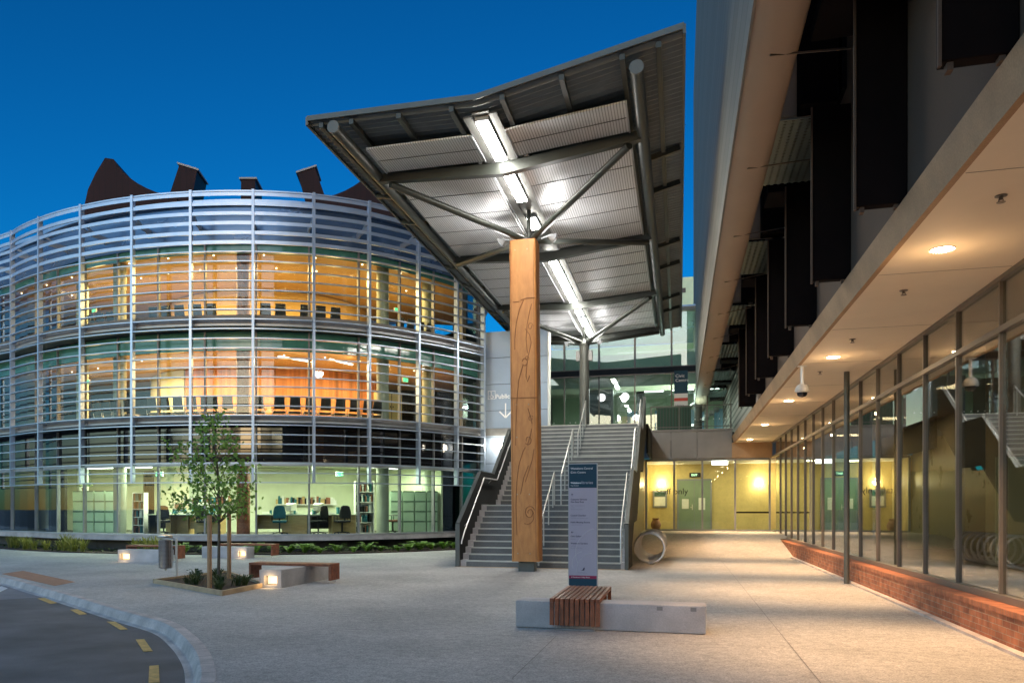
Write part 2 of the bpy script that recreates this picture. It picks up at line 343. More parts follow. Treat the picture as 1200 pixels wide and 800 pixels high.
M['pale_wall'] = mat('pale_wall', (0.66, 0.70, 0.52), 0.7, var=0.05)
M['pale_green'] = mat('pale_green', (0.40, 0.52, 0.36), 0.5, var=0.06)
M['column_paint'] = mat('column_paint', (0.34, 0.38, 0.31), 0.5, var=0.08)
M['carpet'] = mat('carpet', (0.12, 0.12, 0.10), 0.9, var=0.2, fine=0.2)
M['cabinet'] = mat('cabinet', (0.36, 0.50, 0.38), 0.45, 0.1, var=0.06)
M['cabinet_gap'] = mat('cabinet_gap', (0.05, 0.10, 0.075), 0.6)
M['desk_wood'] = mat('desk_wood', (0.52, 0.36, 0.15), 0.5, var=0.15, scale=3, stretch=(1,1,6))
M['black'] = mat('black', (0.015, 0.015, 0.017), 0.5, var=0.2)
M['seat_teal'] = mat('seat_teal', (0.02, 0.14, 0.17), 0.7, var=0.15)
M['seat_rust'] = mat('seat_rust', (0.30, 0.12, 0.07), 0.7, var=0.15)
M['paper'] = mat('paper', (0.75, 0.75, 0.70), 0.8, var=0.1)
M['monitor'] = mat('monitor', (0.50, 0.49, 0.44), 0.5, var=0.05)
M['screen'] = mat('screen', (0.03, 0.05, 0.06), 0.2)
M['white'] = mat('white', (0.78, 0.78, 0.76), 0.5, var=0.03)
M['door_green'] = mat('door_green', (0.22, 0.29, 0.20), 0.4, var=0.08)
M['sign_teal'] = mat('sign_teal', (0.010, 0.055, 0.090), 0.7, var=0.1)
M['sign_grey'] = mat('sign_grey', (0.46, 0.42, 0.50), 0.7, var=0.04)
M['sign_ghost'] = mat('sign_ghost', (0.56, 0.53, 0.58), 0.35, var=0.02)
M['sign_magenta'] = mat('sign_magenta', (0.32, 0.02, 0.08), 0.35, var=0.04)
M['sign_red'] = mat('sign_red', (0.60, 0.05, 0.03), 0.4)
M['ink'] = mat('ink', (0.06, 0.05, 0.09), 0.5)
M['ink_pale'] = mat('ink_pale', (0.24, 0.21, 0.28), 0.5)
M['letter_white'] = mat('letter_white', (0.92, 0.92, 0.92), 0.5, var=.01)
M['stair_tread'] = mat('stair_tread', (0.15, 0.155, 0.155), 0.6, var=0.2, scale=2, fine=0.25, fscale=50)
M['nosing'] = mat('nosing', (0.52, 0.52, 0.48), 0.5, 0.2, var=0.12, scale=3)
M['soil'] = mat('soil', (0.05, 0.032, 0.022), 0.95, var=0.4, scale=8, bump=0.8, bscale=30)
M['edging'] = mat('edging', (0.46, 0.33, 0.20), 0.7, var=0.2, scale=4)
M['bark'] = mat('bark', (0.13, 0.105, 0.075), 0.8, var=0.3, scale=14, bump=0.5)
def leafmat(name, a, b_):
    m, b = base(name, a, 0.5, 0, 0.35); N, L = nodes(m)
    g = N.new('ShaderNodeNewGeometry'); cr = N.new('ShaderNodeValToRGB'); cr.color_ramp.elements[0].color = (*a, 1); cr.color_ramp.elements[1].color = (*b_, 1)
    L.new(g.outputs['Random Per Island'], cr.inputs[0]); L.new(cr.outputs[0], b.inputs['Base Color'])
    t = N.new('ShaderNodeBsdfTranslucent'); L.new(cr.outputs[0], t.inputs[0]); mx = N.new('ShaderNodeMixShader'); mx.inputs[0].default_value = 0.35
    o = [n for n in N if n.type == 'OUTPUT_MATERIAL'][0]; L.new(b.outputs[0], mx.inputs[1]); L.new(t.outputs[0], mx.inputs[2]); L.new(mx.outputs[0], o.inputs[0])
    return m
M['leaf'] = leafmat('leaf', (0.10, 0.22, 0.04), (0.30, 0.48, 0.10))
M['grass_blade'] = leafmat('grass_blade', (0.14, 0.18, 0.03), (0.42, 0.38, 0.10))
M['fern_leaf'] = leafmat('fern_leaf', (0.06, 0.14, 0.02), (0.22, 0.36, 0.07))
M['ground_leaf'] = leafmat('ground_leaf', (0.03, 0.06, 0.02), (0.09, 0.12, 0.04))
def carved():
    m, b = base('carved', (0.5,0.25,0.1), 0.55); N, L = nodes(m); tc = N.new('ShaderNodeTexCoord')
    mp = N.new('ShaderNodeMapping'); mp.inputs['Scale'].default_value = (3, 3, 0.8); L.new(tc.outputs['Object'], mp.inputs[0])
    n = N.new('ShaderNodeTexNoise'); n.inputs['Scale'].default_value = 4; n.inputs['Detail'].default_value = 9; n.inputs['Distortion'].default_value = 0.4; L.new(mp.outputs[0], n.inputs['Vector'])
    cr = N.new('ShaderNodeValToRGB'); cr.color_ramp.elements[0].position = 0.3; cr.color_ramp.elements[1].position = 0.72
    cr.color_ramp.elements[0].color = (0.45, 0.185, 0.055, 1); cr.color_ramp.elements[1].color = (0.58, 0.26, 0.08, 1)
    L.new(n.outputs[0], cr.inputs[0]); L.new(cr.outputs[0], b.inputs['Base Color'])
    n2 = N.new('ShaderNodeTexNoise'); n2.inputs['Scale'].default_value = 30; n2.inputs['Detail'].default_value = 6; L.new(tc.outputs['Object'], n2.inputs['Vector'])
    bp = N.new('ShaderNodeBump'); bp.inputs['Strength'].default_value = 0.35; bp.inputs['Distance'].default_value = 0.01; L.new(n2.outputs[0], bp.inputs['Height']); L.new(bp.outputs[0], b.inputs['Normal'])
    return m
M['carved'] = carved()
M['carved_groove'] = mat('carved_groove', (0.29, 0.115, 0.04), 0.7, var=0.2, scale=6)
WARM = (1.0, 0.61, 0.30); GOLD = (1.0, 0.62, 0.23); COOLW = (0.90, 1.0, 0.90); TUBE = (1.0, 0.97, 0.88)
M['lamp_warm'] = emit('lamp_warm', (1.0, 0.80, 0.52), 30)
M['lamp_dot'] = emit('lamp_dot', (1.0, 0.85, 0.6), 3)
M['lamp_tube'] = emit('lamp_tube', TUBE, 36)
M['lamp_white'] = emit('lamp_white', (1.0, 1.0, 0.92), 2.5)
M['lamp_star'] = emit('lamp_star', (1.0, 0.90, 0.72), 26)
M['lamp_niche'] = emit('lamp_niche', (1.0, 0.74, 0.40), .55)
M['exit_green'] = emit('exit_green', (0.1, 0.9, 0.4), .8)
M['exit_dim'] = emit('exit_dim', (0.55, 0.9, 0.5), 1.5)
# ================================================================== SETTING: ground, road, kerb
from mathutils.geometry import tessellate_polygon
KERB = [(-60,44),(-30,33.5),(-20,28),(-14,23.2),(-9.87,19.7),(-7.7,17.1),(-5.9,14.8),(-4.57,13.05),(-3.5,11.7),(-2.9,10.55),(-2.42,9.4),(-2.12,8.5),(-1.88,7.55),(-1.78,6.3),(-1.95,4.4),(-2.7,1.8),(-4.4,-1.6),(-10,-9),(-24,-24)]
def catmull(pts, n=6):
    out = []; P = [Vector(p) for p in pts]
    for i in range(len(P)-1):
        a = P[max(i-1,0)]; b = P[i]; c = P[i+1]; d = P[min(i+2,len(P)-1)]
        for k in range(n):
            t = k/n; out.append(0.5*((2*b)+(c-a)*t+(2*a-5*b+4*c-d)*t*t+(3*b-a-3*c+d)*t**3))
    out.append(P[-1]); return out
kc = catmull(KERB, 6)
def offs(c, d):
    out = []
    for i, p in enumerate(c):
        t = (c[min(i+1,len(c)-1)]-c[max(i-1,0)]).normalized(); out.append(p+Vector((t.y,-t.x))*d)
    return out
def sheet(name, poly, z, m, **k):
    vs = [Vector((p[0],p[1],z)) for p in poly]; b = MB()
    b.v = vs; b.f = [tuple(t) for t in tessellate_polygon([vs])]
    return b.build(name, m, kind='structure', recalc=False, origin=(0,0,z), **k)
far_ground = MB(); far_ground.quad((-1500,-1500,-.16),(1500,-1500,-.16),(1500,1500,-.16),(-1500,1500,-.16))
far_ground.build('ground', M['asphalt'], kind='structure', origin=(0,0,-.16), recalc=False)
paving = sheet('paving', [(p.x,p.y) for p in kc]+[(-24,-40),(90,-40),(90,95),(-60,95)], 0.0, M['paving'])
road_edge = offs(kc, 0.27)
sheet('road', [(p.x,p.y) for p in road_edge]+[(-24.5,-60),(-120,-60),(-120,44)], -0.13, M['asphalt'])
def strip(name, m, prof, a=0, b_=None):
    c = kc[a:b_]; mb = MB(); rows = [offs(c, d) for d, z in prof]
    n = len(c); vs = [(p.x,p.y,prof[j][1]) for j, r in enumerate(rows) for p in r]
    mb.add(vs, [(j*n+i, j*n+i+1, (j+1)*n+i+1, (j+1)*n+i) for j in range(len(prof)-1) for i in range(n-1)])
    return mb.build(name, m, kind='structure', recalc=False, origin=(0,0,0), smooth=True)
strip('kerb', M['kerb'], [(-.002,-.02),(-.002,.005),(.13,.003),(.155,-.02),(.185,-.112),(.2,-.121)])
strip('gutter', M['kerb'], [(.2,-.121),(.255,-.124),(.275,-.126),(.28,-.135)])
# raised crossing of paler concrete beyond the asphalt
sheet('crossing', [(p.x,p.y) for p in [road_edge[i] for i in range(18, 33)]]+[(-9.6,14.2),(-20,14.6),(-34,20)], -0.126, M['road_concrete'])
def gq(pix, z): return [tuple(ground(x, y, z)[:2]) for x, y in pix]
def mark(name, pix, z, m, label, cat, group=None):
    p = gq(pix, z); mb = MB(); mb.prism([(a,b,z) for a, b in p], (0,0,.0035)); return mb.build(name, m, label=label, cat=cat, group=group, kind='structure')
dash_desc = ['farthest worn yellow dash beside the kerb by the crossing','second worn yellow dash from the crossing','middle yellow dash of the kerb line','bright yellow dash where the kerb bends towards the viewer','nearest bright yellow dash at the bottom of the kerb bend']
for d_, pix in zip(dash_desc, [[(44,701),(52,700),(67,706),(59,707)],[(82,714),(91,713.5),(102,719),(93,720)],[(125,728),(135,728),(150,737),(141,737.5)],[(159,749),(169,748.5),(179,762.5),(168,763)],[(175,780),(186,779),(187,799),(174,799.5)]]):
    mark('road_marking', pix, -.1255, M['yellow_paint'], d_, 'road marking', 'yellow dashes along the kerb')
mark('give_way_marking', [(-14,691),(2,686.5),(9,689),(-6,696)], -.122, M['white_paint'], 'white painted bar on the pale crossing at the left edge', 'road marking')
tp = MB(); tp.prism([(a,b,.001) for a, b in gq([(2,672),(27,668.5),(88,681.5),(64,686)], 0)], (0,0,.004))
for _ in []: pass
tac = tp.build('tactile_paving', M['tactile'], label='orange tactile paving slab beside the dropped kerb', cat='tactile paving', kind='structure')
# saw-cut joints
jm = MB()
def jt(a, b, w=.007):
    a = Vector((*a, 0)); b = Vector((*b, 0)); d = (b-a).normalized(); n = Vector((-d.y, d.x, 0))*w/2
    jm.quad(*(p+Vector((0,0,.004)) for p in (a-n, b-n, b+n, a+n)))
for v in (6.5, 14.0): 
    a = S(-9 if v > 10 else -3.2, v); b = S(3.45, v); jt(a[:2], b[:2])
a = S(-5.6, 22.0); b = S(-5.6, 14.0); jt(a[:2], b[:2])
a = ground(600,795); b = ground(652,745); jt(a[:2], b[:2])
a = S(-1.0, 22); b = S(-1.0, 29.4); jt(a[:2], b[:2])
for u in (1.2,): jt(S(u, 3)[:2], S(u, 29)[:2])
for v in (10.2, 19.0, 24.5): jt(S(-1.2 if v > 20 else -5.5, v)[:2], S(3.4, v)[:2])
jt((-9.0, 20.5), (-4.0, 22.5)); jt((-3.6, 13.0), (-1.2, 14.5))
jm.build('paving_joints', M['joint'], kind='structure', recalc=False)
# ramped paving up to the lower entrance
mb = MB(SITE)
mb.add([(-1.45,29.0,.003),(3.46,29.0,.003),(3.46,34.0,.60),(-1.45,34.0,.60),(3.74,34.0,.60),(3.74,38.6,.60),(-1.45,38.6,.60),(3.46,38.6,.60),(3.74,32.9,.47),(3.46,32.9,.47)],
       [(0,1,9,2,3),(3,2,7,6),(2,4,5,7),(9,8,4,2)])
mb.build('ramp', M['paving'], kind='structure', origin=S(0,29,0), recalc=False)
# kerb strip along the brick plinth
mb = MB(SITE); mb.box(3.36,3.462,2.0,31.2,0,.035); mb.build('plinth_kerb', M['kerb'], kind='structure')
# worn joint covers
mb = MB(SITE); mb.box(-5.75,-1.3,22.0,22.19,.001,.006); mb.build('tactile_strip', M['edging'], kind='structure')

# ================================================================== STAIRS
RI, TR = 0.166, 0.28
SL, SR = -5.62, -1.32
steps = []                                   # (v of riser, z of tread top)
z = 0; flights = [(22.2, 10), (26.8, 10), (31.3, 9)]
for v0, n in flights:
    fl = []
    for k in range(n): z += RI; fl.append((v0+k*TR, z))
    steps.append(fl)
stairs = thing('staircase', 'wide grey concrete stair with pale nosings rising under the canopy', 'stairs', (-3.47, 22.2, 0), frame=SITE)
ends = [26.8, 31.3, 33.9]
for fi, fl in enumerate(steps):
    prof = [(fl[0][0], fl[0][1]-RI)]
    for i, (v, z) in enumerate(fl):
        prof += [(v, z)]
        if i+1 < len(fl): prof += [(fl[i+1][0], z)]
    prof += [(ends[fi], fl[-1][1])]
    # underside, stepped like the treads
    if fi == 0: und = [(26.8, 1.30), (25.1, 1.30)]+[(24.9-k*.28, 1.16-k*.166) for k in range(0)]+[(24.6,1.1),(24.6,.9),(24.3,.9),(24.3,.7),(24.0,.7),(24.0,0)]
    else:
        und = [(ends[fi], fl[-1][1]-.34)]
        for i in range(len(fl)-1, 0, -1): und += [(fl[i][0]+.25, fl[i][1]-.34), (fl[i][0]+.25, fl[i][1]-RI-.34)]
        und += [(fl[0][0]+.02, fl[0][1]-RI-.34)]
        prof = prof
    poly = prof+und
    mb = MB(SITE); n = len(poly)
    vs = [(u, v, z) for u in (SL, SR) for v, z in poly]
    tri = tessellate_polygon([[Vector((v, z, 0)) for v, z in poly]])
    mb.add(vs, [tuple(t) for t in tri]+[tuple(n+i for i in t) for t in tri]+[(i,(i+1)%n,n+(i+1)%n,n+i) for i in range(n)])
    mb.build('flight', M['stair_tread'], stairs)
    nb = MB(SITE); eb = MB(SITE); er = MB(SITE)
    for v, z in fl:
        nb.box(SL+.16, SR-.11, v-.012, v+.06, z-.030, z+.004)
        eb.box(SL+.003, SL+.155, v-.028, v+.27, z-RI+.008, z+.012)
        er.box(SR-.105, SR-.004, v-.028, v+.27, z-RI+.008, z+.012)
    nb.build('nosing', M['nosing'], stairs); eb.build('step_end', M['concrete'], stairs); er.build('step_end', M['concrete'], stairs)
text('<', 0.10, facing((-4.24, 22.2+3*TR-.004, .166*3+.05)), M['letter_white'], stairs, bold=.003)
text('Lift', 0.13, facing((-4.12, 22.2+3*TR-.004, .166*3+.045)), M['letter_white'], stairs, bold=.002)
def nz(v):                                    # nosing line height with the two landings
    if v < 22.2: return RI
    if v < 24.72: return RI+(v-22.2)/TR*RI
    if v < 26.8: return 1.66+ (0 if v < 26.55 else 0)
    if v < 29.32: return 1.66+RI+(v-26.8)/TR*RI
    if v < 31.3: return 3.32
    if v < 33.54: return 3.32+RI+(v-31.3)/TR*RI
    return 4.814
VS = [22.1, 24.72, 26.6, 29.32, 31.1, 33.54, 33.9]
def ztop(v): return {22.1:RI, 24.72:1.66, 26.6:1.66, 29.32:3.32, 31.1:3.32, 33.54:4.81, 33.9:4.81}[v]
for side, (u0, u1) in (('l', (SL-.11, SL)), ('r', (SR, SR+.09))):
    top = [(v, ztop(v)+.98) for v in VS]
    if side == 'l': bot = [(33.9, 0), (22.1, 0)]
    else: bot = [(33.9, 4.35), (33.5, 4.25), (31.2, 2.85), (29.4, 2.85), (26.7, 1.2), (24.95, 1.15), (24.0, .55), (24.0, 0), (22.1, 0)]
    poly = top+bot; mb = MB(SITE); n = len(poly)
    tri = tessellate_polygon([[Vector((v, z, 0)) for v, z in poly]])
    mb.add([(u, v, z) for u in (u0, u1) for v, z in poly], [tuple(t) for t in tri]+[tuple(n+i for i in t) for t in tri]+[(i,(i+1)%n,n+(i+1)%n,n+i) for i in range(n)])
    pa = mb.build('balustrade', M['charcoal'], stairs)
    cp = MB(SITE); up = [Vector(((u0+u1)/2, v, z+.015)) for v, z in top]
    for a, b in zip(up, up[1:]): cp.beam(a, b, .10, .025)
    cp.box(u0-.002, u1+.002, 22.06, 22.10, 0, RI+.98); cp.build('coping', M['steel_dark'], pa)
    hr = MB(SITE); uu = u1+.08 if side == 'l' else u0-.09
    segs = [(22.0, 24.75), (24.75, 26.55), (26.55, 29.3)] if side == 'l' else [(22.0, 24.75), (26.55, 29.35), (31.05, 33.6)]
    if side == 'l':
        hr.path([(uu, 21.98, .62), (uu, 22.02, .70), (uu, 22.3, .93)]+[(uu, v, ztop(v)+.80) for v in (24.72, 26.6, 29.32, 31.1, 33.54)], .022, 8)
        for v in (22.6, 24.2, 25.7, 27.2, 28.7, 30.4, 32.0): hr.tube((u1-.01, v, nz(v)+.66), (uu, v, nz(v)+.76), .009, 6)
        hr.build('handrail', M['steel'], pa, smooth=True)
    else:
        for a, b in segs:
            hr = MB(SITE); za = nz(a) if a > 22.2 else RI
            if a > 24: za = {26.55:1.66, 31.05:3.32}[a]
            zb = {24.75:1.66, 29.35:3.32, 33.6:4.81}[b]
            hr.path([(uu, a, za+.0), (uu, a, za+.86), (uu, a+.04, za+.90), (uu, b, zb+.9), (uu, b+.03, zb+.86), (uu, b+.03, zb)], .024, 8)
            for t in (.33, .66):
                v = a+(b-a)*t; hr.tube((uu, v, nz(v)-.1), (uu, v, za+(zb-za)*t+.9), .016, 6)
            hr.build('handrail', M['steel'], pa, smooth=True)
hr = MB(SITE)
for uu in (-3.50,):
    for a, b, za, zb in ((22.05, 24.95, RI*.4, 1.66), (26.45, 29.5, 1.66, 3.32), (31.05, 33.7, 3.32, 4.81)):
        hr = MB(SITE); hr.path([(uu, a, za), (uu, a, za+.88), (uu, a+.05, za+.95), (uu, b, zb+.95), (uu, b+.03, zb+.9), (uu, b+.03, zb)], .022, 8)
        for t in (.3, .62, .9):
            v = a+(b-a)*t; hr.tube((uu, v, nz(v)-.05), (uu, v, za+(zb-za)*t+.95), .018, 8)
        hr.build('centre_handrail', M['steel'], stairs, smooth=True)
# wall closing the space below the stair
mb = MB(SITE); mb.prism([(-1.62,25.2,0),(-1.62,38.3,0),(-1.62,38.3,4.3),(-1.62,33.4,4.1),(-1.62,31.0,2.75),(-1.62,29.4,2.75),(-1.62,26.8,1.2),(-1.62,25.2,1.05)],(.16,0,0)); w = mb.build('side_wall', M['olive_wall'], label='olive wall below the right edge of the stair', cat='wall')
mb = MB(SITE); mb.box(-5.6,-1.65,26.0,26.15,0,1.5); mb.build('store_wall', M['concrete_dark'], label='dark wall closing off the space under the stair', cat='wall')

# ================================================================== CARVED COLUMN
cc = thing('carved_column', 'tall orange brown timber column carved with curling vines below the canopy', 'column', (-3.62, 21.05, 0), frame=SITE)
LEAN = -.075
def rr(w, d, r, z, n=5, lean=0.0):
    out = []
    for cx, cy, a0 in ((w/2-r, d/2-r, 0), (-w/2+r, d/2-r, 90), (-w/2+r, -d/2+r, 180), (w/2-r, -d/2+r, 270)):
        for k in range(n+1):
            a = R(a0+90*k/n); out.append(Vector((cx+r*math.cos(a)-3.62+lean, cy+r*math.sin(a)+21.05, z)))
    return out
mb = MB(SITE); rings = [rr(.68-.01*k/20, .62, .06, .25+k*(7.90/40), lean=LEAN*k/40) for k in range(41)]; nn = len(rings[0])
vs = [p for r_ in rings for p in r_]
mb.add(vs, [tuple(reversed(range(nn))), tuple(40*nn+i for i in range(nn))]+[(j*nn+i, j*nn+(i+1)%nn, (j+1)*nn+(i+1)%nn, (j+1)*nn+i) for j in range(40) for i in range(nn)])
body = mb.build('shaft', M['carved'], cc, smooth=True)
mb = MB(SITE); mb.box(-3.62-.2, -3.62+.2, 20.9, 21.25, -.01, .27); mb.build('base', M['steel_dark'], cc, bevel=.01)
def cx_(s, z): return -3.62+LEAN*(z-.25)/7.9+s
gv = MB(SITE); rl = MB(SITE); YF = 21.05-.31
def carve(pts, r=.011, m=None):
    (m or gv).path([(cx_(x, z), YF-.004, z) for x, z in pts], r, 6)
def arc(cx, cz, r0, r1, a0, a1, n=14): return [(cx+(r0+(r1-r0)*k/n)*math.cos(R(a0+(a1-a0)*k/n)), cz+(r0+(r1-r0)*k/n)*math.sin(R(a0+(a1-a0)*k/n))*1.3) for k in range(n+1)]
carve([(-.335, 4.26), (.335, 4.26)], .009)
for s in (-.29, .27): carve([(s, .3), (s, 8.0)], .006)
carve([(-.25, 6.62), (-.1, 6.62)]); carve([(-.05, 6.66), (.1, 6.70), (.30, 6.70)])
carve([(.02, 6.66), (-.08, 6.45), (-.17, 6.1), (-.21, 5.7), (-.21, 5.45)])
carve([(.22, 6.55), (.16, 6.35), (.1, 6.05), (.07, 5.7), (.10, 5.35)], .009)
carve([(-.21, 3.1), (-.20, 3.6), (-.17, 4.2), (-.12, 4.7), (-.03, 5.0), (.0, 5.08)], .010)
carve(arc(.03, 5.15, .08, .05, -140, 180), .010); carve(arc(.09, 5.22, .05, .03, -40, 280), .009)
carve([(-.2, .9), (-.22, 1.6), (-.19, 2.2), (-.14, 2.6), (-.03, 2.95), (.03, 3.05)], .009)
carve(arc(.10, 3.22, .09, .05, -140, 200), .011); carve([(.08, 3.1), (.16, 3.35), (.19, 3.5)], .009)
carve(arc(.12, 1.45, .13, .04, 20, 560, 30), .010); carve(arc(.08, 1.4, .19, .12, -120, 60), .009)
carve([(.20, 5.6), (.10, 5.2), (.06, 4.8), (.10, 4.65), (.15, 4.8)], .009)
carve([(.05, 5.95), (.16, 5.8), (.20, 5.6)], .009); carve(arc(.18, 6.0, .07, .03, 0, 400), .009)
carve([(.10, 4.0), (.16, 3.8), (.2, 3.62)], .010); carve([(.02, 2.2), (.12, 2.5), (.2, 2.75), (.24, 3.0)], .008); carve(arc(.17, 3.75, .06, .03, 30, 380), .008)
carve([(-.1, 1.9), (-.02, 2.3), (.1, 2.6)], .008)
for z in (.45, .45, 1.9, 3.3, 4.1, 7.9):
    for s in (-.18, .12): rl.lathe([(.001, 0), (.016, 0), (.016, .008), (.001, .012)], (0,0,0), 8) if False else rl.box(cx_(s, z)-.016, cx_(s, z)+.016, YF-.009, YF+.005, z-.016, z+.016)
gv.build('carving', M['carved_groove'], cc, smooth=True)
rl.build('bolt_head', M['edging'], cc)

# ================================================================== CANOPY
can = thing('canopy', 'large grey butterfly canopy on struts, lit tubes along its middle', 'canopy', (-3.58, 27.0, 0), frame=SITE)
def K(s, v, z): return (s-3.58, v-.11*s, z)
def zr(s): return 8.95+.10*abs(s)
def KR(s, v, z): return (s-3.58, v-.18*s, z)
V0, V1, HW = 15.25, 38.9, 3.66
mb = MB(SITE); nper = int((V1-V0)/.19); vs = []; rows = 0; vv = []
for i in range(nper*6+1):
    v = V0+.03+(V1-V0-.06)*i/(nper*6); ph = (i % 6); vv.append((v, .036*math.sin(2*math.pi*i/6)))
ss = [-HW+.02, -2.0, -.1, .1, 2.0, HW-.02]
for v, dz in vv: vs += [KR(s, v, zr(s)+.07+dz) for s in ss]
fs = [(i*6+j, i*6+j+1, (i+1)*6+j+1, (i+1)*6+j) for i in range(len(vv)-1) for j in range(5)]
mb.add(vs, fs); mb.build('roof_deck', M['deck'], can, recalc=False, smooth=True)
mb = MB(SITE)
for sg in (-1, 1):
    a = [KR(sg*HW, V0, zr(HW)+.12), KR(0, V0, zr(0)+.12), KR(0, V1, zr(0)+.12), KR(sg*HW, V1, zr(HW)+.12)]
    mb.prism(a, (0, 0, .05))
mb.build('roof_sheet', M['roof_metal'], can)
fm = MB(SITE)
for sg in (-1, 1):
    for v in (V0, V1): fm.beam(KR(sg*HW, v, zr(HW)+.13), KR(0, v, zr(0)+.13), .04, .10)
    fm.beam(KR(sg*HW, V0-.02, zr(HW)+.07), KR(sg*HW, V1+.02, zr(HW)+.07), .05, .16)
fm.build('roof_fascia', M['steel_dark'], can)
for s in (-3.35, -2.65, -1.6, -.5, .5, 1.6, 2.65, 3.25):
    mb = MB(SITE); mb.beam(KR(s, V0+.05, zr(s)-.01), KR(s, V1-.05, zr(s)-.01), .09, .10); mb.build('purlin', M['canopy_steel'], can)
for v in (19.5, 21.5, 26, 28.3, 32.5, 34.5):                       # short outriggers beyond the tubes
    for sg in (-1, 1):
        mb = MB(SITE); mb.beam(K(sg*2.8, v, zr(2.8)-.12), K(sg*3.6, v, zr(3.6)-.02), .07, .12); mb.build('outrigger', M['canopy_steel'], can)
for sg in (-1, 1):
    mb = MB(SITE); mb.tube(K(sg*2.89, 15.15, 8.98), K(sg*2.89, 37.9, 8.98), .115, 16); t = mb.build('edge_tube', M['canopy_steel'], can, smooth=True)
    mb = MB(SITE); mb.tube(K(sg*2.89, 15.10, 8.98), K(sg*2.89, 15.149, 8.98), .122, 16); mb.build('end_cap', M['steel_dark'], t)
BV = (17.8, 24.35, 30.6, 36.7)
for v in BV:
    mb = MB(SITE)
    for sg in (-1, 1): mb.prism([K(sg*2.86, v-.09, 8.86), K(0, v-.09, 8.60), K(0, v-.09, 8.84), K(sg*2.86, v-.09, 9.04)], Vector((0, .18, 0)))
    mb.build('cross_beam', M['canopy_steel'], can)
def zp(s): return 8.87+.05*(abs(s)-.34)
for sg in (-1, 1):
    for a, b, bulge in ((16.35, 17.62, 0), (17.98, 24.18, .09), (24.55, 30.42, .0), (30.78, 36.5, .09)):
        mb = MB(SITE); n = 14; sc = [.36, 1.1, 1.9, 2.62]; vs = []
        for i in range(n+1):
            t = i/n; v = a+(b-a)*t; dz = -bulge*math.sin(math.pi*t)+ (.0)
            for s in sc: vs.append(K(sg*s, v, zp(s)+dz+.05))
        for i in range(n+1):
            t = i/n; v = a+(b-a)*t; dz = -bulge*math.sin(math.pi*t)
            for s in sc: vs.append(K(sg*s, v, zp(s)+dz+.015))
        k = (n+1)*4; fs = []
        for i in range(n):
            for j in range(3):
                fs += [(i*4+j, i*4+j+1, i*4+j+5, i*4+j+4), (k+i*4+j, k+i*4+j+4, k+i*4+j+5, k+i*4+j+1)]
            fs += [(i*4, i*4+4, k+i*4+4, k+i*4), (i*4+3, k+i*4+3, k+i*4+7, i*4+7)]
        fs += [(j, k+j, k+j+1, j+1) for j in range(3)]+[(n*4+j, n*4+j+1, k+n*4+j+1, k+n*4+j) for j in range(3)]
        mb.add(vs, fs); p = mb.build('ceiling_panel', M['ceiling_panel'], can)
        sm = MB(SITE); nseam = max(1, int((b-a)/1.3))
        for q in range(1, nseam+1):
            t = q/(nseam+1); v = a+(b-a)*t; dz = -bulge*math.sin(math.pi*t)
            sm.beam(K(sg*.37, v, zp(.37)+dz+.012), K(sg*2.61, v, zp(2.61)+dz+.012), .018, .012)
        sm.build('seam', M['steel_dark'], p)
        for s in (.345, 2.64):
            tr = MB(SITE); tr.beam(K(sg*s, a, zp(s)+.02), K(sg*s, b, zp(s)+.02), .03, .07); tr.build('edge_trim', M['alu_matt'], p)
    mb = MB(SITE); mb.prism([K(sg*.17, 15.6, 8.90), K(sg*.33, 15.6, 8.89), K(sg*.33, 37.6, 8.89), K(sg*.17, 37.6, 8.90)], (0, 0, .03)); mb.build('trough_plate', M['trough'], can)
mb = MB(SITE); mb.prism([K(-.17, 15.6, 8.955), K(.17, 15.6, 8.955), K(.17, 37.6, 8.955), K(-.17, 37.6, 8.955)], (0, 0, .02)); mb.build('gutter_tray', M['trough'], can)
for a, b in ((15.75, 17.62), (18.0, 20.1), (21.35, 22.2), (24.6, 26.5), (26.6, 28.5), (28.6, 30.4), (30.8, 32.6), (33.1, 34.8), (34.9, 36.5)):
    mb = MB(SITE); mb.box(-3.58-.125, -3.58+.125, a, b, 8.86, 8.95); f = mb.build('strip_light', M['alu_matt'], can)
    mb = MB(SITE); mb.box(-3.58-.11, -3.58+.11, a+.02, b-.02, 8.825, 8.858); mb.build('diffuser', M['lamp_tube'], f)
JT = 8.22
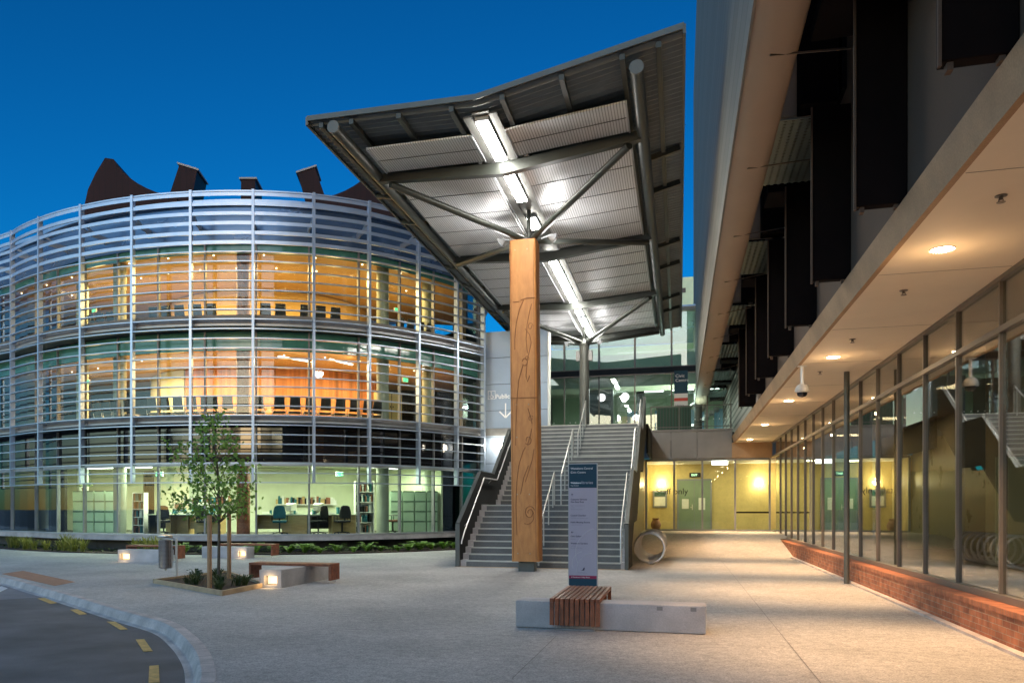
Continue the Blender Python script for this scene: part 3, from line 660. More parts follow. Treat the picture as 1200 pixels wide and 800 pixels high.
for cv, sc_, zt in ((21.05, .0, 8.2), (33.95, .0, 8.05)):
    head = (-3.58, cv, zt)
    for bi, sg in ((0, -1), (0, 1), (1, -1), (1, 1)):
        bv = BV[(0 if cv < 30 else 2)+bi]; mb = MB(SITE)
        s = sg*(2.62 if bi == 0 else 2.75); e = K(s, bv, 8.80)
        st = (-3.58+sg*.08, cv-.05 if bi == 0 else cv+.05, zt)
        mb.tube(st, e, .078, 12); mb.build('strut', M['canopy_steel'], can, smooth=True)
    mb = MB(SITE); mb.tube((-3.58, cv, zt), (-3.58, cv, 8.95), .05, 10); mb.build('post_stub', M['canopy_steel'], can, smooth=True)
    mb = MB(SITE); mb.lathe([(.20, zt-.10), (.22, zt-.08), (.22, zt-.02), (.12, zt+.06), (.05, zt+.16)], (-3.58 if cv > 30 else -3.68, cv, 0), 16); mb.build('column_head', M['steel_dark'], can, smooth=True)
    for sg in (-1, 1):
        mb = MB(SITE); mb.beam((-3.62+sg*.35, cv, zt+.02), (-3.62+sg*.62, cv, zt+.10), .05, .03)
        mb.add([(-3.62+sg*(.52+.0), cv-.13, zt+.02), (-3.62+sg*.74, cv-.13, zt+.08), (-3.62+sg*.74, cv+.13, zt+.08), (-3.62+sg*.52, cv+.13, zt+.02),
                (-3.62+sg*.60, cv-.1, zt-.09), (-3.62+sg*.70, cv-.1, zt-.03), (-3.62+sg*.70, cv+.1, zt-.03), (-3.62+sg*.60, cv+.1, zt-.09)],
               [(0,1,2,3),(4,7,6,5),(0,4,5,1),(1,5,6,2),(2,6,7,3),(3,7,4,0)])
        fl_ = mb.build('flood_lamp', M['alu_matt'], can)
        for dv in (-1, 1):
            light('SPOT', S(-3.62+sg*.66, cv+dv*.15, zt-.12), 52 if cv < 30 else 44, (1.0, .97, .93), .22, target=S(-3.62+sg*1.6, cv+dv*1.3, 9.0), spot=150, blend=1.0, name='flood_light')
mb = MB(SITE); mb.tube((-3.58, 33.95, 4.81), (-3.58, 33.95, 8.0), .19, 20); mb.build('rear_column', M['steel_dark'], can, smooth=True)
mb = MB(SITE); mb.box(-3.9,-3.75,33.85,34.05,7.35,7.75); mb.box(-3.41,-3.26,33.85,34.05,7.35,7.75); mb.build('loudspeaker', M['grey_panel'], can, bevel=.01)
# ================================================================== RIGHT-HAND BUILDING
UG, SO = 3.74, 4.34                           # glazing plane, soffit height
VN, VF = -6.0, 38.4
ob = thing('office_building', 'tall dark office building with black fins, warm soffit and long ground floor glazing', 'building', (3.74, 16, 0), frame=SITE)
mb = MB(SITE); mb.box(2.26, 3.70, VN, VF, SO, SO+.10); mb.build('soffit', M['soffit'], ob)
for k in range(14):
    mb = MB(SITE); mb.box(2.29, 3.68, 1.6+3.25*k, 1.606+3.25*k, SO-.003, SO-.0005)
    if k < 12: mb.build('soffit_joint', M['frame_bronze'], ob)
mb = MB(SITE); mb.prism([(2.21, VN, SO-.01), (2.27, VN, SO-.01), (2.27, VN, SO+.28), (2.14, VN, SO+.28)], (0, VF-VN, 0)); mb.build('soffit_fascia', M['fascia'], ob)
mb = MB(SITE); mb.box(2.24, 2.6, VN, 27.0, SO+.283, 11.5); mb.build('upper_wall', M['upper_wall'], ob)
mb = MB(SITE); mb.box(2.24, 2.6, 27.005, VF+10, SO+.283, 7.15); mb.build('slatted_cladding', M['ribbed'], ob)
mb = MB(SITE); mb.box(2.245, 2.6, 27.01, VF+10, 7.155, 11.5); mb.build('rear_wall', M['upper_wall'], ob)
mb = MB(SITE); mb.box(2.6, 14, VN, VF+10, 11.0, 11.5); mb.build('roof', M['concrete_dark'], ob)
# black blades standing out from the wall, lower row every bay, upper row every second bay
for k in range(-1, 12):
    v = 2.85+3.0*k+.9; top = 7.05
    if v > 28: break
    mb = MB(SITE); mb.box(1.76, 2.235, v, v+.14, SO+.33, top)
    f = mb.build('fin', M['fin'], ob, bevel=.01)
    tb = MB(SITE); tb.box(1.735, 1.757, v-.02, v+.02, SO+.29, top); tb.box(1.80, 1.84, v+.02, v+.10, SO+.27, SO+.328); tb.box(2.12, 2.16, v+.02, v+.10, SO+.29, SO+.328)
    tb.build('fin_edge', M['upper_wall'], f)
for k in range(-1, 8):
    v = 7.3+5.9*k
    if v > 46: break
    mb = MB(SITE); mb.box(1.66, 2.15, v, v+.4, 7.30, 11.4); mb.build('upper_fin', M['fin'], ob, bevel=.01)
    mb = MB(SITE); mb.box(1.42, 1.9, v+.45, v+.6, 7.35, 9.4); mb.build('shutter_panel', M['hood'], ob)
M['grating'] = perforated('grating', (0.16, 0.20, 0.185), (0,0,0), 0.11, rad=0.33, rough=0.4, metal=0.5, see=True)
for k in range(-1, 9):
    v = 1.55+5.9*k
    if v > 45: break
    mb = MB(SITE); mb.box(1.36, 2.2, v, v+2.6, 7.17, 7.19); mb.build('grating', M['grating'], ob)
    mb = MB(SITE); mb.box(2.18, 2.237, v-.3, v+2.9, 7.4, 9.6); mb.build('window', M['black_glass'], ob)
    mb = MB(SITE); mb.box(1.5, 2.2, v+2.75, v+3.6, 7.1, 7.25); mb.build('shadow_panel', M['fin'], ob)  # black box standing in for the shadow beyond each grating
# outer screen: sheet-metal hood whose pale underside shows, blue grey cladding outside
prof = [(1.30, 6.86), (1.24, 6.80), (1.10, 6.74), (.93, 6.73), (.76, 6.80), (.75, 6.86), (1.20, 7.0), (1.30, 11.5), (1.36, 11.5), (1.36, 6.9)]
mb = MB(SITE); mb.prism([(u, VN, z) for u, z in [(1.34, 6.92), (1.29, 6.84), (1.18, 6.78), (1.02, 6.75), (.88, 6.76), (.775, 6.82)]]+[(.775, VN, 6.95), (1.34, VN, 6.95)][0:0]+[(.775, VN, 6.95), (1.34, VN, 7.0)], (0, 54.5, 0)); mb.build('hood_underside', M['hood'], ob, smooth=True)
mb = MB(SITE); mb.box(.74, .772, VN, 48.5, 6.81, 24.0); mb.build('outer_cladding', M['cladding'], ob)
mb = MB(SITE); mb.box(.775, 1.36, 48.45, 48.5, 7.0, 11.0); mb.build('end_panel', M['cladding'], ob)
for k in range(12):
    v = 8.0+3.4*k
    mb = MB(SITE); mb.beam((1.0, v-.9, 6.735), (2.2, v, 7.12), .02, .02); mb.build('stay_rod', M['frame_bronze'], ob)
# glazing
for i in range(-4, 17):
    v0 = 11.85-1.68+1.68*i
    if v0 > 37: break
    v1 = min(v0+1.68, VF-.03)
    mb = MB(SITE); mb.box(UG+.0, UG+.012, v0+.025, v1-.025, .52, 3.66); mb.box(UG, UG+.012, v0+.025, v1-.025, 3.74, 4.28); g = mb.build('glass_pane', M['glass_dark'], ob)
    mb = MB(SITE); mb.box(UG-.035, UG+.05, v0-.02, v0+.02, .515, SO-.056); mb.build('mullion', M['frame_bronze'], ob)
mb = MB(SITE); mb.box(UG-.05, UG+.08, VN, VF, 3.665, 3.735); mb.build('transom', M['frame_bronze'], ob)
mb = MB(SITE); mb.box(UG-.052, UG+.082, VN, VF, SO-.055, SO-.004); mb.build('head_frame', M['frame_bronze'], ob)
mb = MB(SITE); mb.box(UG-.07, UG+.10, VN, VF, .432, .515); mb.build('sill_frame', M['frame_bronze'], ob)
# brick plinth
mb = MB(SITE); mb.box(3.465, 3.9, VN, 33.0, 0, .355); pl = mb.build('brick_plinth', M['brick'], label='long low brick plinth under the ground floor glazing', cat='plinth')
mb = MB(SITE); mb.box(3.455, 3.9, VN, 33.0, .357, .430); mb.build('brick_coping', M['brick_cap'], pl, bevel=.006)
# rooms behind the glazing
mb = MB(SITE); mb.box(3.9, 10.0, VN, 38.3, .30, .43); mb.build('interior_floor', M['carpet'], ob)
mb = MB(SITE); mb.box(3.86, 10.0, VN, 38.3, 4.3, 4.42); mb.build('interior_ceiling', M['fascia'], ob)
mb = MB(SITE); mb.box(7.6, 7.8, VN, 38.3, .43, 4.3); mb.build('interior_wall', mat('beige_wall', (.42, .35, .26), .7, var=.08), ob)
mb = MB(SITE)
for v in (9.5, 16.3, 25.0, 33.0): mb.box(4.6, 4.9, v, v+.3, .43, 4.3)
mb.build('interior_post', M['concrete_dark'], ob)
mb = MB(SITE)
for v in (13.0, 20.0, 27): mb.box(6.2, 7.59, v, v+.06, .43, 2.6)
mb.build('partition', M['pale_wall'], ob)
for v, p in ((9, 16), (15, 14), (21.5, 16), (28.5, 20), (34.5, 26)):
    light('AREA', S(6.0, v, 4.25), p, (1.0, .74, .40), .8, target=S(6.0, v, 0), name='room_light')
# end post of the soffit
mb = MB(SITE); mb.tube((3.28, 19.15, 0), (3.28, 19.15, SO-.002), .055, 16); p = mb.build('steel_post', M['steel_dark'], label='slim round steel post standing against the brick plinth', cat='post', smooth=True)
mb = MB(SITE); mb.lathe([(.085, .001), (.085, .012), (.058, .014)], (3.28, 19.15, 0), 16); mb.build('base_plate', M['steel'], p)
# downlights, sprinklers
ordn = ['nearest', 'second nearest', 'third', 'fourth', 'fifth', 'farthest']
k = 0
for v in (-2.6, 3.9, 10.4, 17.2, 23.8, 30.3, 36.6):
    nm = None
    if v > 9:
        t = thing('downlight', f'{["nearest large","second","third","fourth","farthest small"][k]} glowing round downlight counted from the front of the warm soffit', 'downlight', (2.72, v, SO), frame=SITE, group='downlights in the warm soffit'); k += 1
        mb = MB(SITE); mb.lathe([(.115, -.006), (.125, -.012), (.125, -.001)], (2.72, v, SO), 20); mb.build('trim_ring', M['white'], t)
        mb = MB(SITE); mb.lathe([(.001, -.026), (.07, -.022), (.105, -.011), (.105, -.004)], (2.72, v, SO), 20); mb.build('lamp', M['lamp_warm'], t)
    light('SPOT', S(2.72, v, SO-.05), 600, WARM, .07, target=S(2.35, v, 0), spot=88, blend=.85, name='downlight_beam')
    light('POINT', S(2.72, v, SO-.40), 4, WARM, .04, name='downlight_glow')
for i, (px, py) in enumerate(((1173,229),(1059,340),(999,397),(961,435))):
    d = 1000*2.80/(596-py); p = unS(((px-500)/1000*d, d, 0))
    t = thing('sprinkler', f'small brass sprinkler head on the soffit, {["nearest the viewer","beyond the nearest downlight","third from the front","beyond the dome camera"][i]}', 'sprinkler', (p.x, p.y, SO), frame=SITE, group='sprinkler heads in the warm soffit')
    mb = MB(SITE); mb.lathe([(.05, -.004), (.05, -.010), (.018, -.012), (.018, -.035), (.012, -.04)], (p.x, p.y, SO), 12); mb.build('socket', M['frame_bronze'], t)
    mb = MB(SITE); mb.lathe([(.036, -.060), (.036, -.064)], (p.x, p.y, SO), 12); mb.box(p.x-.02, p.x-.013, p.y-.003, p.y+.003, SO-.062, SO-.036); mb.box(p.x+.013, p.x+.02, p.y-.003, p.y+.003, SO-.062, SO-.036); mb.build('deflector', M['frame_bronze'], t)
# dome camera hanging from the fascia
t = thing('security_camera', 'white dome security camera hanging from the soffit edge on a short stem', 'camera', (2.30, 18.05, SO), frame=SITE)
mb = MB(SITE); mb.tube((2.30, 18.05, SO-.012), (2.30, 18.05, 3.98), .03, 12); mb.box(2.22, 2.38, 17.97, 18.13, SO-.022, SO-.012); mb.build('stem', M['white'], t, smooth=True)
mb = MB(SITE); mb.lathe([(.04, .0), (.09, -.03), (.125, -.09), (.135, -.15), (.125, -.17), (.09, -.172)], (2.30, 18.05, 3.98), 24); mb.build('housing', M['grey_panel'] if False else M['frame_pale'], t, smooth=True)
mb = MB(SITE); mb.lathe([(.095, -.173), (.09, -.22), (.06, -.25), (.001, -.265)], (2.30, 18.05, 3.98), 24); mb.build('dome', M['black_glass'], t, smooth=True)

# ================================================================== LOWER ENTRANCE (glass wall, yellow hall)
FL = .605
ent = thing('entrance_hall', 'bright yellow entrance hall behind a framed glass wall at the end of the walkway', 'entrance', (1.2, 38.4, .6), frame=SITE)
mu = []
for px in (757, 790, 823, 861.5, 902):
    k_ = (px-500)/1000; d = 38.4/(k_*.2838+.9589); mu.append(d*(k_*.9589-.2838))
for i in range(4):
    a, b = mu[i], mu[i+1]
    mb = MB(SITE); mb.box(a+.04, b-.04, 38.40, 38.412, FL+.06, 3.60); mb.build('glass_pane', M['glass'], ent)
mb = MB(SITE)
for a in mu: mb.box(a-.04, a+.04, 38.36, 38.45, FL+.005, 3.62)
mb.box(mu[0], mu[-1], 38.365, 38.445, 3.60, 3.68); mb.box(mu[0], mu[-1], 38.37, 38.44, FL+.004, FL+.06); mb.build('frame', M['frame'], ent)
mb = MB(SITE); mb.box(mu[3]+.04, mu[4]-.04, 38.36, 38.39, 1.36, 1.43); mb.build('push_rail', M['fin'], ent)
mb = MB(SITE); mb.box(-1.45, 5.4, 41.6, 41.75, FL, 3.7); bw = mb.build('back_wall', M['lime_wall'], ent)
mb = MB(SITE); mb.box(-1.50, -1.46, 38.47, 41.6, FL, 3.7); mb.build('side_wall', M['lime_wall'], ent)
mb = MB(SITE); mb.box(5.4, 5.5, 38.47, 41.6, FL, 3.7); mb.build('end_wall', M['lime_wall'], ent)
mb = MB(SITE); mb.box(-1.46, 5.4, 38.47, 41.6, 3.62, 3.72); mb.build('ceiling', M['white'], ent)
mb = MB(SITE); mb.box(-1.46, 5.4, 38.60, 41.6, FL-.04, FL+.002); mb.build('floor', M['carpet'], ent)
dd = thing('double_door', 'grey green internal door with white notices in the yellow hall', 'door', (.55, 41.5, FL), frame=SITE)
mb = MB(SITE); mb.box(-.02, 1.36, 41.50, 41.59, FL+.005, 2.85); dl = mb.build('door_leaf', M['door_green'], dd)
mb = MB(SITE); mb.box(.66, .68, 41.49, 41.50, FL+.01, 2.84); mb.box(-.1, -.02, 41.48, 41.59, FL+.004, 2.93); mb.box(1.36, 1.44, 41.48, 41.59, FL+.004, 2.93); mb.box(-.02, 1.36, 41.48, 41.59, 2.85, 2.93); mb.build('door_frame', M['frame'], dd)
mb = MB(SITE); mb.tube((.58, 41.44, 1.5), (.58, 41.44, 1.75), .018, 8); mb.box(.5, .6, 41.45, 41.5, 1.6, 1.63); mb.build('handle', M['steel'], dd)
mb = MB(SITE); mb.box(.12, .42, 41.485, 41.498, 1.55, 2.0); mb.box(.86, 1.15, 41.485, 41.498, 1.5, 2.05); mb.build('notice', M['paper'], dd)
tx = thing('door_lettering', 'grey Staff only lettering on the left entrance pane', 'lettering', (-.6, 38.39, 2.2), frame=SITE)
text('Staff only', .36, facing((mu[0]+.42, 38.385, 2.18)), M['charcoal'], tx)
nb_ = thing('notice_board', 'small framed notice board on the yellow wall beside the door', 'notice board', (-.85, 41.55, 1.9), frame=SITE)
mb = MB(SITE); mb.box(-1.2, -.55, 41.54, 41.59, 1.6, 2.4); mb.build('board', M['frame'], nb_)
mb = MB(SITE); mb.box(-1.12, -.63, 41.525, 41.538, 1.68, 2.1); mb.build('sheet', M['paper'], nb_)
mb = MB(SITE); mb.box(-1.12, -.63, 41.525, 41.538, 2.14, 2.33); mb.build('heading', M['cabinet_gap'], nb_)
pot = thing('clay_pot', 'round terracotta pot on the floor in the left corner of the yellow hall', 'pot', (-1.0, 39.4, FL), frame=SITE)
mb = MB(SITE); mb.lathe([(.10, 0), (.20, .12), (.23, .25), (.17, .40), (.12, .44), (.15, .50)], (-1.0, 39.4, FL), 18); mb.build('body', M['tactile'], pot, smooth=True)
mb = MB(SITE); mb.lathe([(.152, .50), (.158, .51), (.15, .525)], (-1.0, 39.4, FL), 18); mb.build('rim', M['bench_timber'], pot, smooth=True)
for px, lb in ((775, 'glowing wall lamp left of the door on the yellow wall'), (890, 'glowing wall lamp on the plain yellow wall at right')):
    k_ = (px-500)/1000; d = 41.4/(k_*.2838+.9589); u = d*(k_*.9589-.2838)
    t = thing('wall_lamp', lb, 'wall lamp', (u, 41.5, 2.7), frame=SITE, group='wall lamps in the yellow hall')
    mb = MB(SITE); mb.lathe([(.05, -.10), (.15, .02), (.16, .05)], (u, 41.46, 2.68), 16); mb.build('bowl', M['lamp_warm'], t, smooth=True)
    mb = MB(SITE); mb.box(u-.06, u+.06, 41.54, 41.60, 2.58, 2.76); mb.build('bracket', M['steel'], t)
    light('POINT', S(u, 41.2, 2.85), 6, (1, .80, .38), .10, name='wall_lamp_light')
for i, (u, v) in enumerate(((.3, 40), (2.1, 39.3), (3.8, 40))):
    light('AREA', S(u, v, 3.58), 17, (1, .88, .52), .5, target=S(u, v, 0), name='hall_light')
mb = MB(SITE); mb.box(1.35, 2.0, 38.75, 38.95, 3.44, 3.60); mb.build('exit_lamp', M['lamp_white'], label='square white lit lamp under the ceiling of the yellow hall', cat='lamp')
t = thing('exit_sign', 'dark exit sign above the green door in the hall', 'exit sign', (.7, 41.45, 3.1), frame=SITE)
mb = MB(SITE); mb.box(.45, .95, 41.50, 41.58, 3.02, 3.22); mb.build('case', M['black'], t)
text('EXIT', .13, facing((.54, 41.495, 3.07)), M['exit_dim'], t)
mb = MB(SITE); mb.box(1.3, 3.73, 38.30, 38.46, 3.685, SO-.004); mb.build('bulkhead', M['fascia'], ent)
# slab edge, terrace
ter = thing('terrace', 'grey panelled terrace edge over the yellow entrance', 'terrace', (0, 38.3, 3.7), frame=SITE)
for a, b in ((-1.22, -.35), (-.33, .72), (.74, 2.14)):
    mb = MB(SITE); mb.box(a, b, 38.28, 38.36, 3.69, 4.86); mb.build('edge_panel', M['grey_panel'], ter)
mb = MB(SITE); mb.box(-1.22, 2.2, 38.24, 38.5, 4.865, 4.95); mb.build('edge_kerb', M['slab_edge'], ter)
mb = MB(SITE); mb.box(-9.0, -1.22, 33.9, 52, 4.50, 4.80); mb.box(-1.22, 8, 38.5, 52, 4.50, 4.81); mb.build('floor_slab', M['stair_tread'], ter)
mb = MB(SITE); mb.box(-1.22, -1.14, 33.9, 38.28, 3.69, 4.81); mb.build('side_edge', M['charcoal'], ter)
rl = thing('terrace_railing', 'dark steel railing of thin bars on the terrace edge', 'railing', (0, 38.35, 4.95), frame=SITE)
mb = MB(SITE)
for k in range(27): mb.box(-1.15+k*.122, -1.140+k*.122, 38.34, 38.350, 4.95, 5.95)
mb.build('bar', M['steel_dark'], rl)
mb = MB(SITE); mb.box(-1.2, 2.2, 38.32, 38.37, 5.94, 5.98); mb.box(-1.2, 2.2, 38.325, 38.365, 5.05, 5.08); mb.build('rail', M['steel_dark'], rl)
for u in (-1.18, 0, 1.1, 2.1):
    mb = MB(SITE); mb.box(u-.025, u+.025, 38.36, 38.41, 4.95, 5.97); mb.build('post', M['steel_dark'], rl)
pl_ = thing('planter_box', 'dark green ribbed container standing behind the terrace railing', 'planter', (-.3, 39.4, 4.81), frame=SITE)
mb = MB(SITE); mb.box(-.95, .50, 39.1, 39.8, 4.93, 5.98); b_ = mb.build('body', stripes('green_ribs', (.01,.035,.022), (.018,.075,.05), 0, .12, .6, sharp=.8, bump=.6, var=.1), pl_, bevel=.02)
mb = MB(SITE); mb.box(-.98, .53, 39.08, 39.82, 5.98, 6.05); mb.box(-.85, -.75, 39.2, 39.7, 4.81, 4.93); mb.box(.3, .4, 39.2, 39.7, 4.81, 4.93); mb.build('lid', M['cabinet_gap'], pl_)
sg_ = thing('terrace_sign', 'tall sign panel with dark blue head behind the terrace railing', 'sign', (.1, 39.95, 4.81), frame=SITE)
ks = lambda px, v: (lambda k_: v/(k_*.2838+.9589)*(k_*.9589-.2838))((px-500)/1000)
a, b = ks(790, 40), ks(806, 40)
mb = MB(SITE); mb.box(a, b, 40, 40.06, 4.82, 6.72); mb.build('panel', M['white'], sg_)
mb = MB(SITE); mb.box(a, b, 39.99, 40.06, 6.724, 7.75); mb.build('head', M['sign_teal'], sg_)
mb = MB(SITE); mb.box(a, b, 39.98, 39.998, 6.38, 6.52); mb.build('stripe', M['sign_red'], sg_)
text('Civic\nCentre', .2, facing((a+.05, 39.985, 7.45)), M['letter_white'], sg_, depth=.001)
text('Library\nCouncil\nCafe', .13, facing((a+.05, 39.995, 6.15)), M['ink'], sg_, depth=.001)
# ================================================================== UPPER LOBBY
GV = 42.0
lob = thing('glass_lobby', 'double height glass lobby at the head of the stair', 'building', (-1, 42, 4.81), frame=SITE)
ml = [ks(p, GV) for p in (618, 661.5, 702, 744, 787, 829)]; st = ml[3]-ml[2]; ml += [ml[-1]+st*k for k in (1, 2, 3)]
ZT = [4.84, 7.98, 8.26, 10.9]
for a, b in zip(ml, ml[1:]):
    mb = MB(SITE); mb.box(a+.03, b-.03, GV, GV+.012, 4.88, 7.94); mb.box(a+.03, b-.03, GV, GV+.012, 8.30, 10.85); mb.build('glass_pane', M['glass_blue'], lob)
mb = MB(SITE); mb.box(ml[0], ml[-1], GV-.03, GV+.05, 8.0, 8.26); mb.build('spandrel', M['charcoal'], lob)
mb = MB(SITE); mb.box(ml[0], ml[-1], GV-.05, GV+.07, 7.93, 7.99); mb.box(ml[0], ml[-1], GV-.04, GV+.06, 4.82, 4.88); mb.box(ml[0], ml[-1], GV-.04, GV+.06, 8.262, 8.30); mb.build('transom', M['frame_bronze'], lob)
mb = MB(SITE); mb.box(ml[0], ml[-1], GV-.10, GV+.2, 10.87, 11.05); mb.build('roof_edge', M['steel_dark'], lob)
for i, a in enumerate(ml):
    mb = MB(SITE); mb.box(a-.03, a+.03, GV-.10, GV+.06, 4.88, 7.93); mb.box(a-.045, a+.045, GV-.12, GV+.07, 8.30, 10.87); mb.build('mullion', M['frame_bronze'] if i != 2 else M['steel_dark'], lob)
mb = MB(SITE); mb.box(ml[0], 7.5, GV+2.2, GV+2.5, 8.35, 9.35); mb.build('gallery_front', M['pale_wall'], lob)
mb = MB(SITE); mb.box(ml[0], 7.5, GV+2.5, GV+9, 8.1, 8.35); mb.build('gallery_floor', M['pale_wall'], lob)
mb = MB(SITE); mb.box(ml[0], 7.5, GV+.3, GV+2.2, 7.45, 7.95); mb.build('ceiling_band', M['pale_wall'], lob)
mb = MB(SITE); mb.box(ml[0]-.3, 7.5, GV+9, GV+9.2, 4.81, 11.0); mb.build('back_wall', M['pale_green'], lob)
mb = MB(SITE); mb.box(ml[0], 7.5, GV+.2, GV+9.2, 11.06, 11.2); mb.build('roof', M['roof_metal'], lob)
mb = MB(SITE); mb.box(ml[0]-.3, ml[0]-.05, GV+.05, GV+9, 4.81, 11.0); mb.build('side_wall', M['concrete_dark'], lob)
mb = MB(SITE); mb.box(-4.55, -3.1, GV+.6, GV+.8, 4.82, 7.4); mb.build('lift_front', M['grey_panel'], lob)
mb = MB(SITE)
for u in (-1.9, .9, 3.7): mb.tube((u, GV+3.0, 4.81), (u, GV+3.0, 8.1), .2, 14)
mb.build('round_column', M['charcoal'], lob, smooth=True)
mb = MB(SITE)
for u, v, z in ((-2.6, 3, 7.6), (-1.4, 4.5, 7.7), (.2, 3.5, 7.6), (1.4, 5, 7.8), (2.8, 4, 7.6)):
    mb.box(u-.6, u+.6, GV+v, GV+v+.12, z, z+.05)
mb.build('tube_lamp', M['lamp_white'], lob)
mb = MB(SITE)
for k in range(12):
    mb.box(-.9+k*.24, -.9+k*.24+.26, GV+5.0, GV+6.2, 4.82+k*.17, 4.82+(k+1)*.17)
mb.build('inner_stair', M['concrete'], lob)
mb = MB(SITE); mb.beam((-1.0, GV+4.95, 5.9), (1.9, GV+4.95, 7.9), .05, .05); mb.box(-3.0, 2.4, GV+2.1, GV+2.16, 9.38, 9.43); mb.build('inner_rail', M['steel'], lob)
mb = MB(SITE)
for k, u in enumerate((-2.9, -1.35, .35, 1.9)): mb.box(u, u+1.0, GV+8.9, GV+8.98, 5.0, 7.2)
mb.build('blue_display', mat('blue_display', (0.18, 0.34, 0.46), .5), lob)
mb = MB(SITE)
for a in ml[:-1]:
    for q in range(5): mb.box(a+.25+q*.26, a+.30+q*.26, GV-.006, GV-.002, 5.72, 5.77)
mb.build('safety_dots', M['letter_white'], lob)
for u, v, z, p in ((-3.2, 2, 7.4, 110), (0, 3.5, 7.4, 200), (3.4, 3.5, 7.4, 160), (-2.5, 5, 10.8, 190), (1.5, 5, 10.8, 200)):
    light('AREA', S(u, GV+v, z), p, (.90, 1.0, .85), 1.2, target=S(u, GV+v, 0), name='lobby_light')
light('AREA', S(0, GV+1.2, 5.4), 60, (.95, 1.0, .80), .8, target=S(0, GV+1.2, 9), name='lobby_uplight')
# tall block glimpsed behind the lobby roof
bk = thing('rear_tower', 'plain grey green block rising behind the lobby roof', 'building', (3, 60, 0), frame=SITE)
mb = MB(SITE); mb.box(-.3, 5.5, 58, 66, 0, 16.6); mb.build('wall', M['pale_green'], bk)
mb = MB(SITE)
for k in range(5): mb.box(.1+k*.9, .4+k*.9, 57.97, 57.998, 15.6, 15.9)
mb.build('vent', M['black'], bk)
# ================================================================== BLUE PANEL WALL beside the stair head
bp_ = thing('sign_wall', 'pale blue panelled wall left of the stair pointing to the library', 'wall', (-6.2, 33.9, 0), frame=SITE)
uL = ks(568, 34.0); zc = 8.72
while zc > .3:
    z0 = max(.1, zc-1.07); mb = MB(SITE); mb.box(uL, -5.04, 34.0, 34.06, z0+.018, zc); mb.build('panel', M['blue_panel'], bp_); zc -= 1.07
mb = MB(SITE); mb.box(uL+.01, -5.05, 34.07, 34.4, 0, 8.70); mb.build('core', M['charcoal'], bp_)
mb = MB(SITE); mb.box(-5.03, -4.97, 33.98, 34.42, 4.81, 8.75); mb.build('end_trim', M['white'], bp_)
zt_ = 1.54+.1305*34.4
text('Public Library', .25, facing((ks(581, 34)-.02, 33.995, zt_-.02)), M['letter_white'], bp_, bold=.006)
ar = MB(SITE); au = ks(592.5, 34); az = zt_-.22
ar.box(au-.025, au+.025, 33.985, 33.998, az-.58, az); ar.beam((au-.25, 33.9915, az-.33), (au, 33.9915, az-.58), .012, .06, up=(0,0,1)); ar.beam((au+.25, 33.9915, az-.33), (au, 33.9915, az-.58), .012, .06)
ar.build('arrow', M['letter_white'], bp_)
ic = MB(SITE); iu = ks(576.2, 34); iz = zt_-.04
for a, b, c, d in ((-.15, .15, 0, .012), (-.15, .15, .328, .34), (-.15, -.138, .012, .328), (.138, .15, .012, .328)): ic.box(iu+a, iu+b, 33.985, 33.998, iz+c, iz+d)
ic.path([(iu+.07*math.cos(R(a)), 33.99, iz+.12+.07*math.sin(R(a))) for a in range(140, 380, 24)], .010, 5)
ic.path([(iu-.02, 33.99, iz+.25), (iu-.02, 33.99, iz+.15), (iu+.05, 33.99, iz+.15), (iu+.08, 33.99, iz+.06)], .012, 5); ic.box(iu-.045, iu-.005, 33.985, 33.998, iz+.265, iz+.30)
ic.build('wheelchair_symbol', M['letter_white'], bp_)
sl = thing('bulkhead_lamp', 'dazzling round lamp on the blue wall over the left handrail', 'wall lamp', (-6.45, 33.6, 4.1), frame=SITE)
su = ks(583.5, 33.7)
mb = MB(SITE); mb.lathe([(.001, -.16), (.11, -.11), (.16, 0), (.11, .11), (.001, .16)], (su, 33.72, 4.12), 18); mb.build('lens', M['lamp_star'], sl, smooth=True)
mb = MB(SITE); mb.box(su-.10, su+.10, 33.85, 33.995, 4.02, 4.22); mb.build('bracket', M['steel'], sl)
light('POINT', S(su, 32.7, 4.12), 5, (1.0, .90, .70), .12, name='bulkhead_light')
# ================================================================== ROUND LIBRARY
LC = Vector((-7.4, 40.4))
RT = [(-180,11.4),(-90,13.8),(-75,13.2),(-63,12.1),(-50.8,11.28),(-38.6,11.14),(-26.2,11.10),(-14.4,11.18),(-3.2,11.32),(7.5,11.50),(17.6,11.63),(27.5,11.62),(38.2,11.46),(48.5,11.40),(57,11.5),(90,11.4),(180,11.4)]
def rad(a):
    for (a0, r0), (a1, r1) in zip(RT, RT[1:]):
        if a0 <= a <= a1: return r0+(r1-r0)*(a-a0)/(a1-a0)
    return 11.4
def Q(a, d, z=0): r_ = rad(a)+d; return Vector((LC.x+r_*math.sin(R(a)), LC.y-r_*math.cos(R(a)), z))
def ring(mb, a0, a1, d0, d1, z0, z1, step=2.0, z0b=None, z1b=None):
    """curved bar between angles; d0 outer, d1 inner offset; optional tilt through separate inner heights"""
    n = max(1, int(round(abs(a1-a0)/step))); vs = []
    z0b = z0 if z0b is None else z0b; z1b = z1 if z1b is None else z1b
    for i in range(n+1):
        a = a0+(a1-a0)*i/n; vs += [Q(a, d0, z0), Q(a, d1, z0b), Q(a, d1, z1b), Q(a, d0, z1)]
    fs = [(0,1,2,3), (n*4+3, n*4+2, n*4+1, n*4)]
    for i in range(n):
        for j in range(4): fs.append((i*4+j, i*4+(j+1) % 4, (i+1)*4+(j+1) % 4, (i+1)*4+j))
    return mb.add(vs, fs)
lib = thing('library_building', 'round three storey glass library wrapped in silver louvres on thin posts', 'building', (LC.x, LC.y, 0))
GL = -1.15                                     # glass line behind the screen
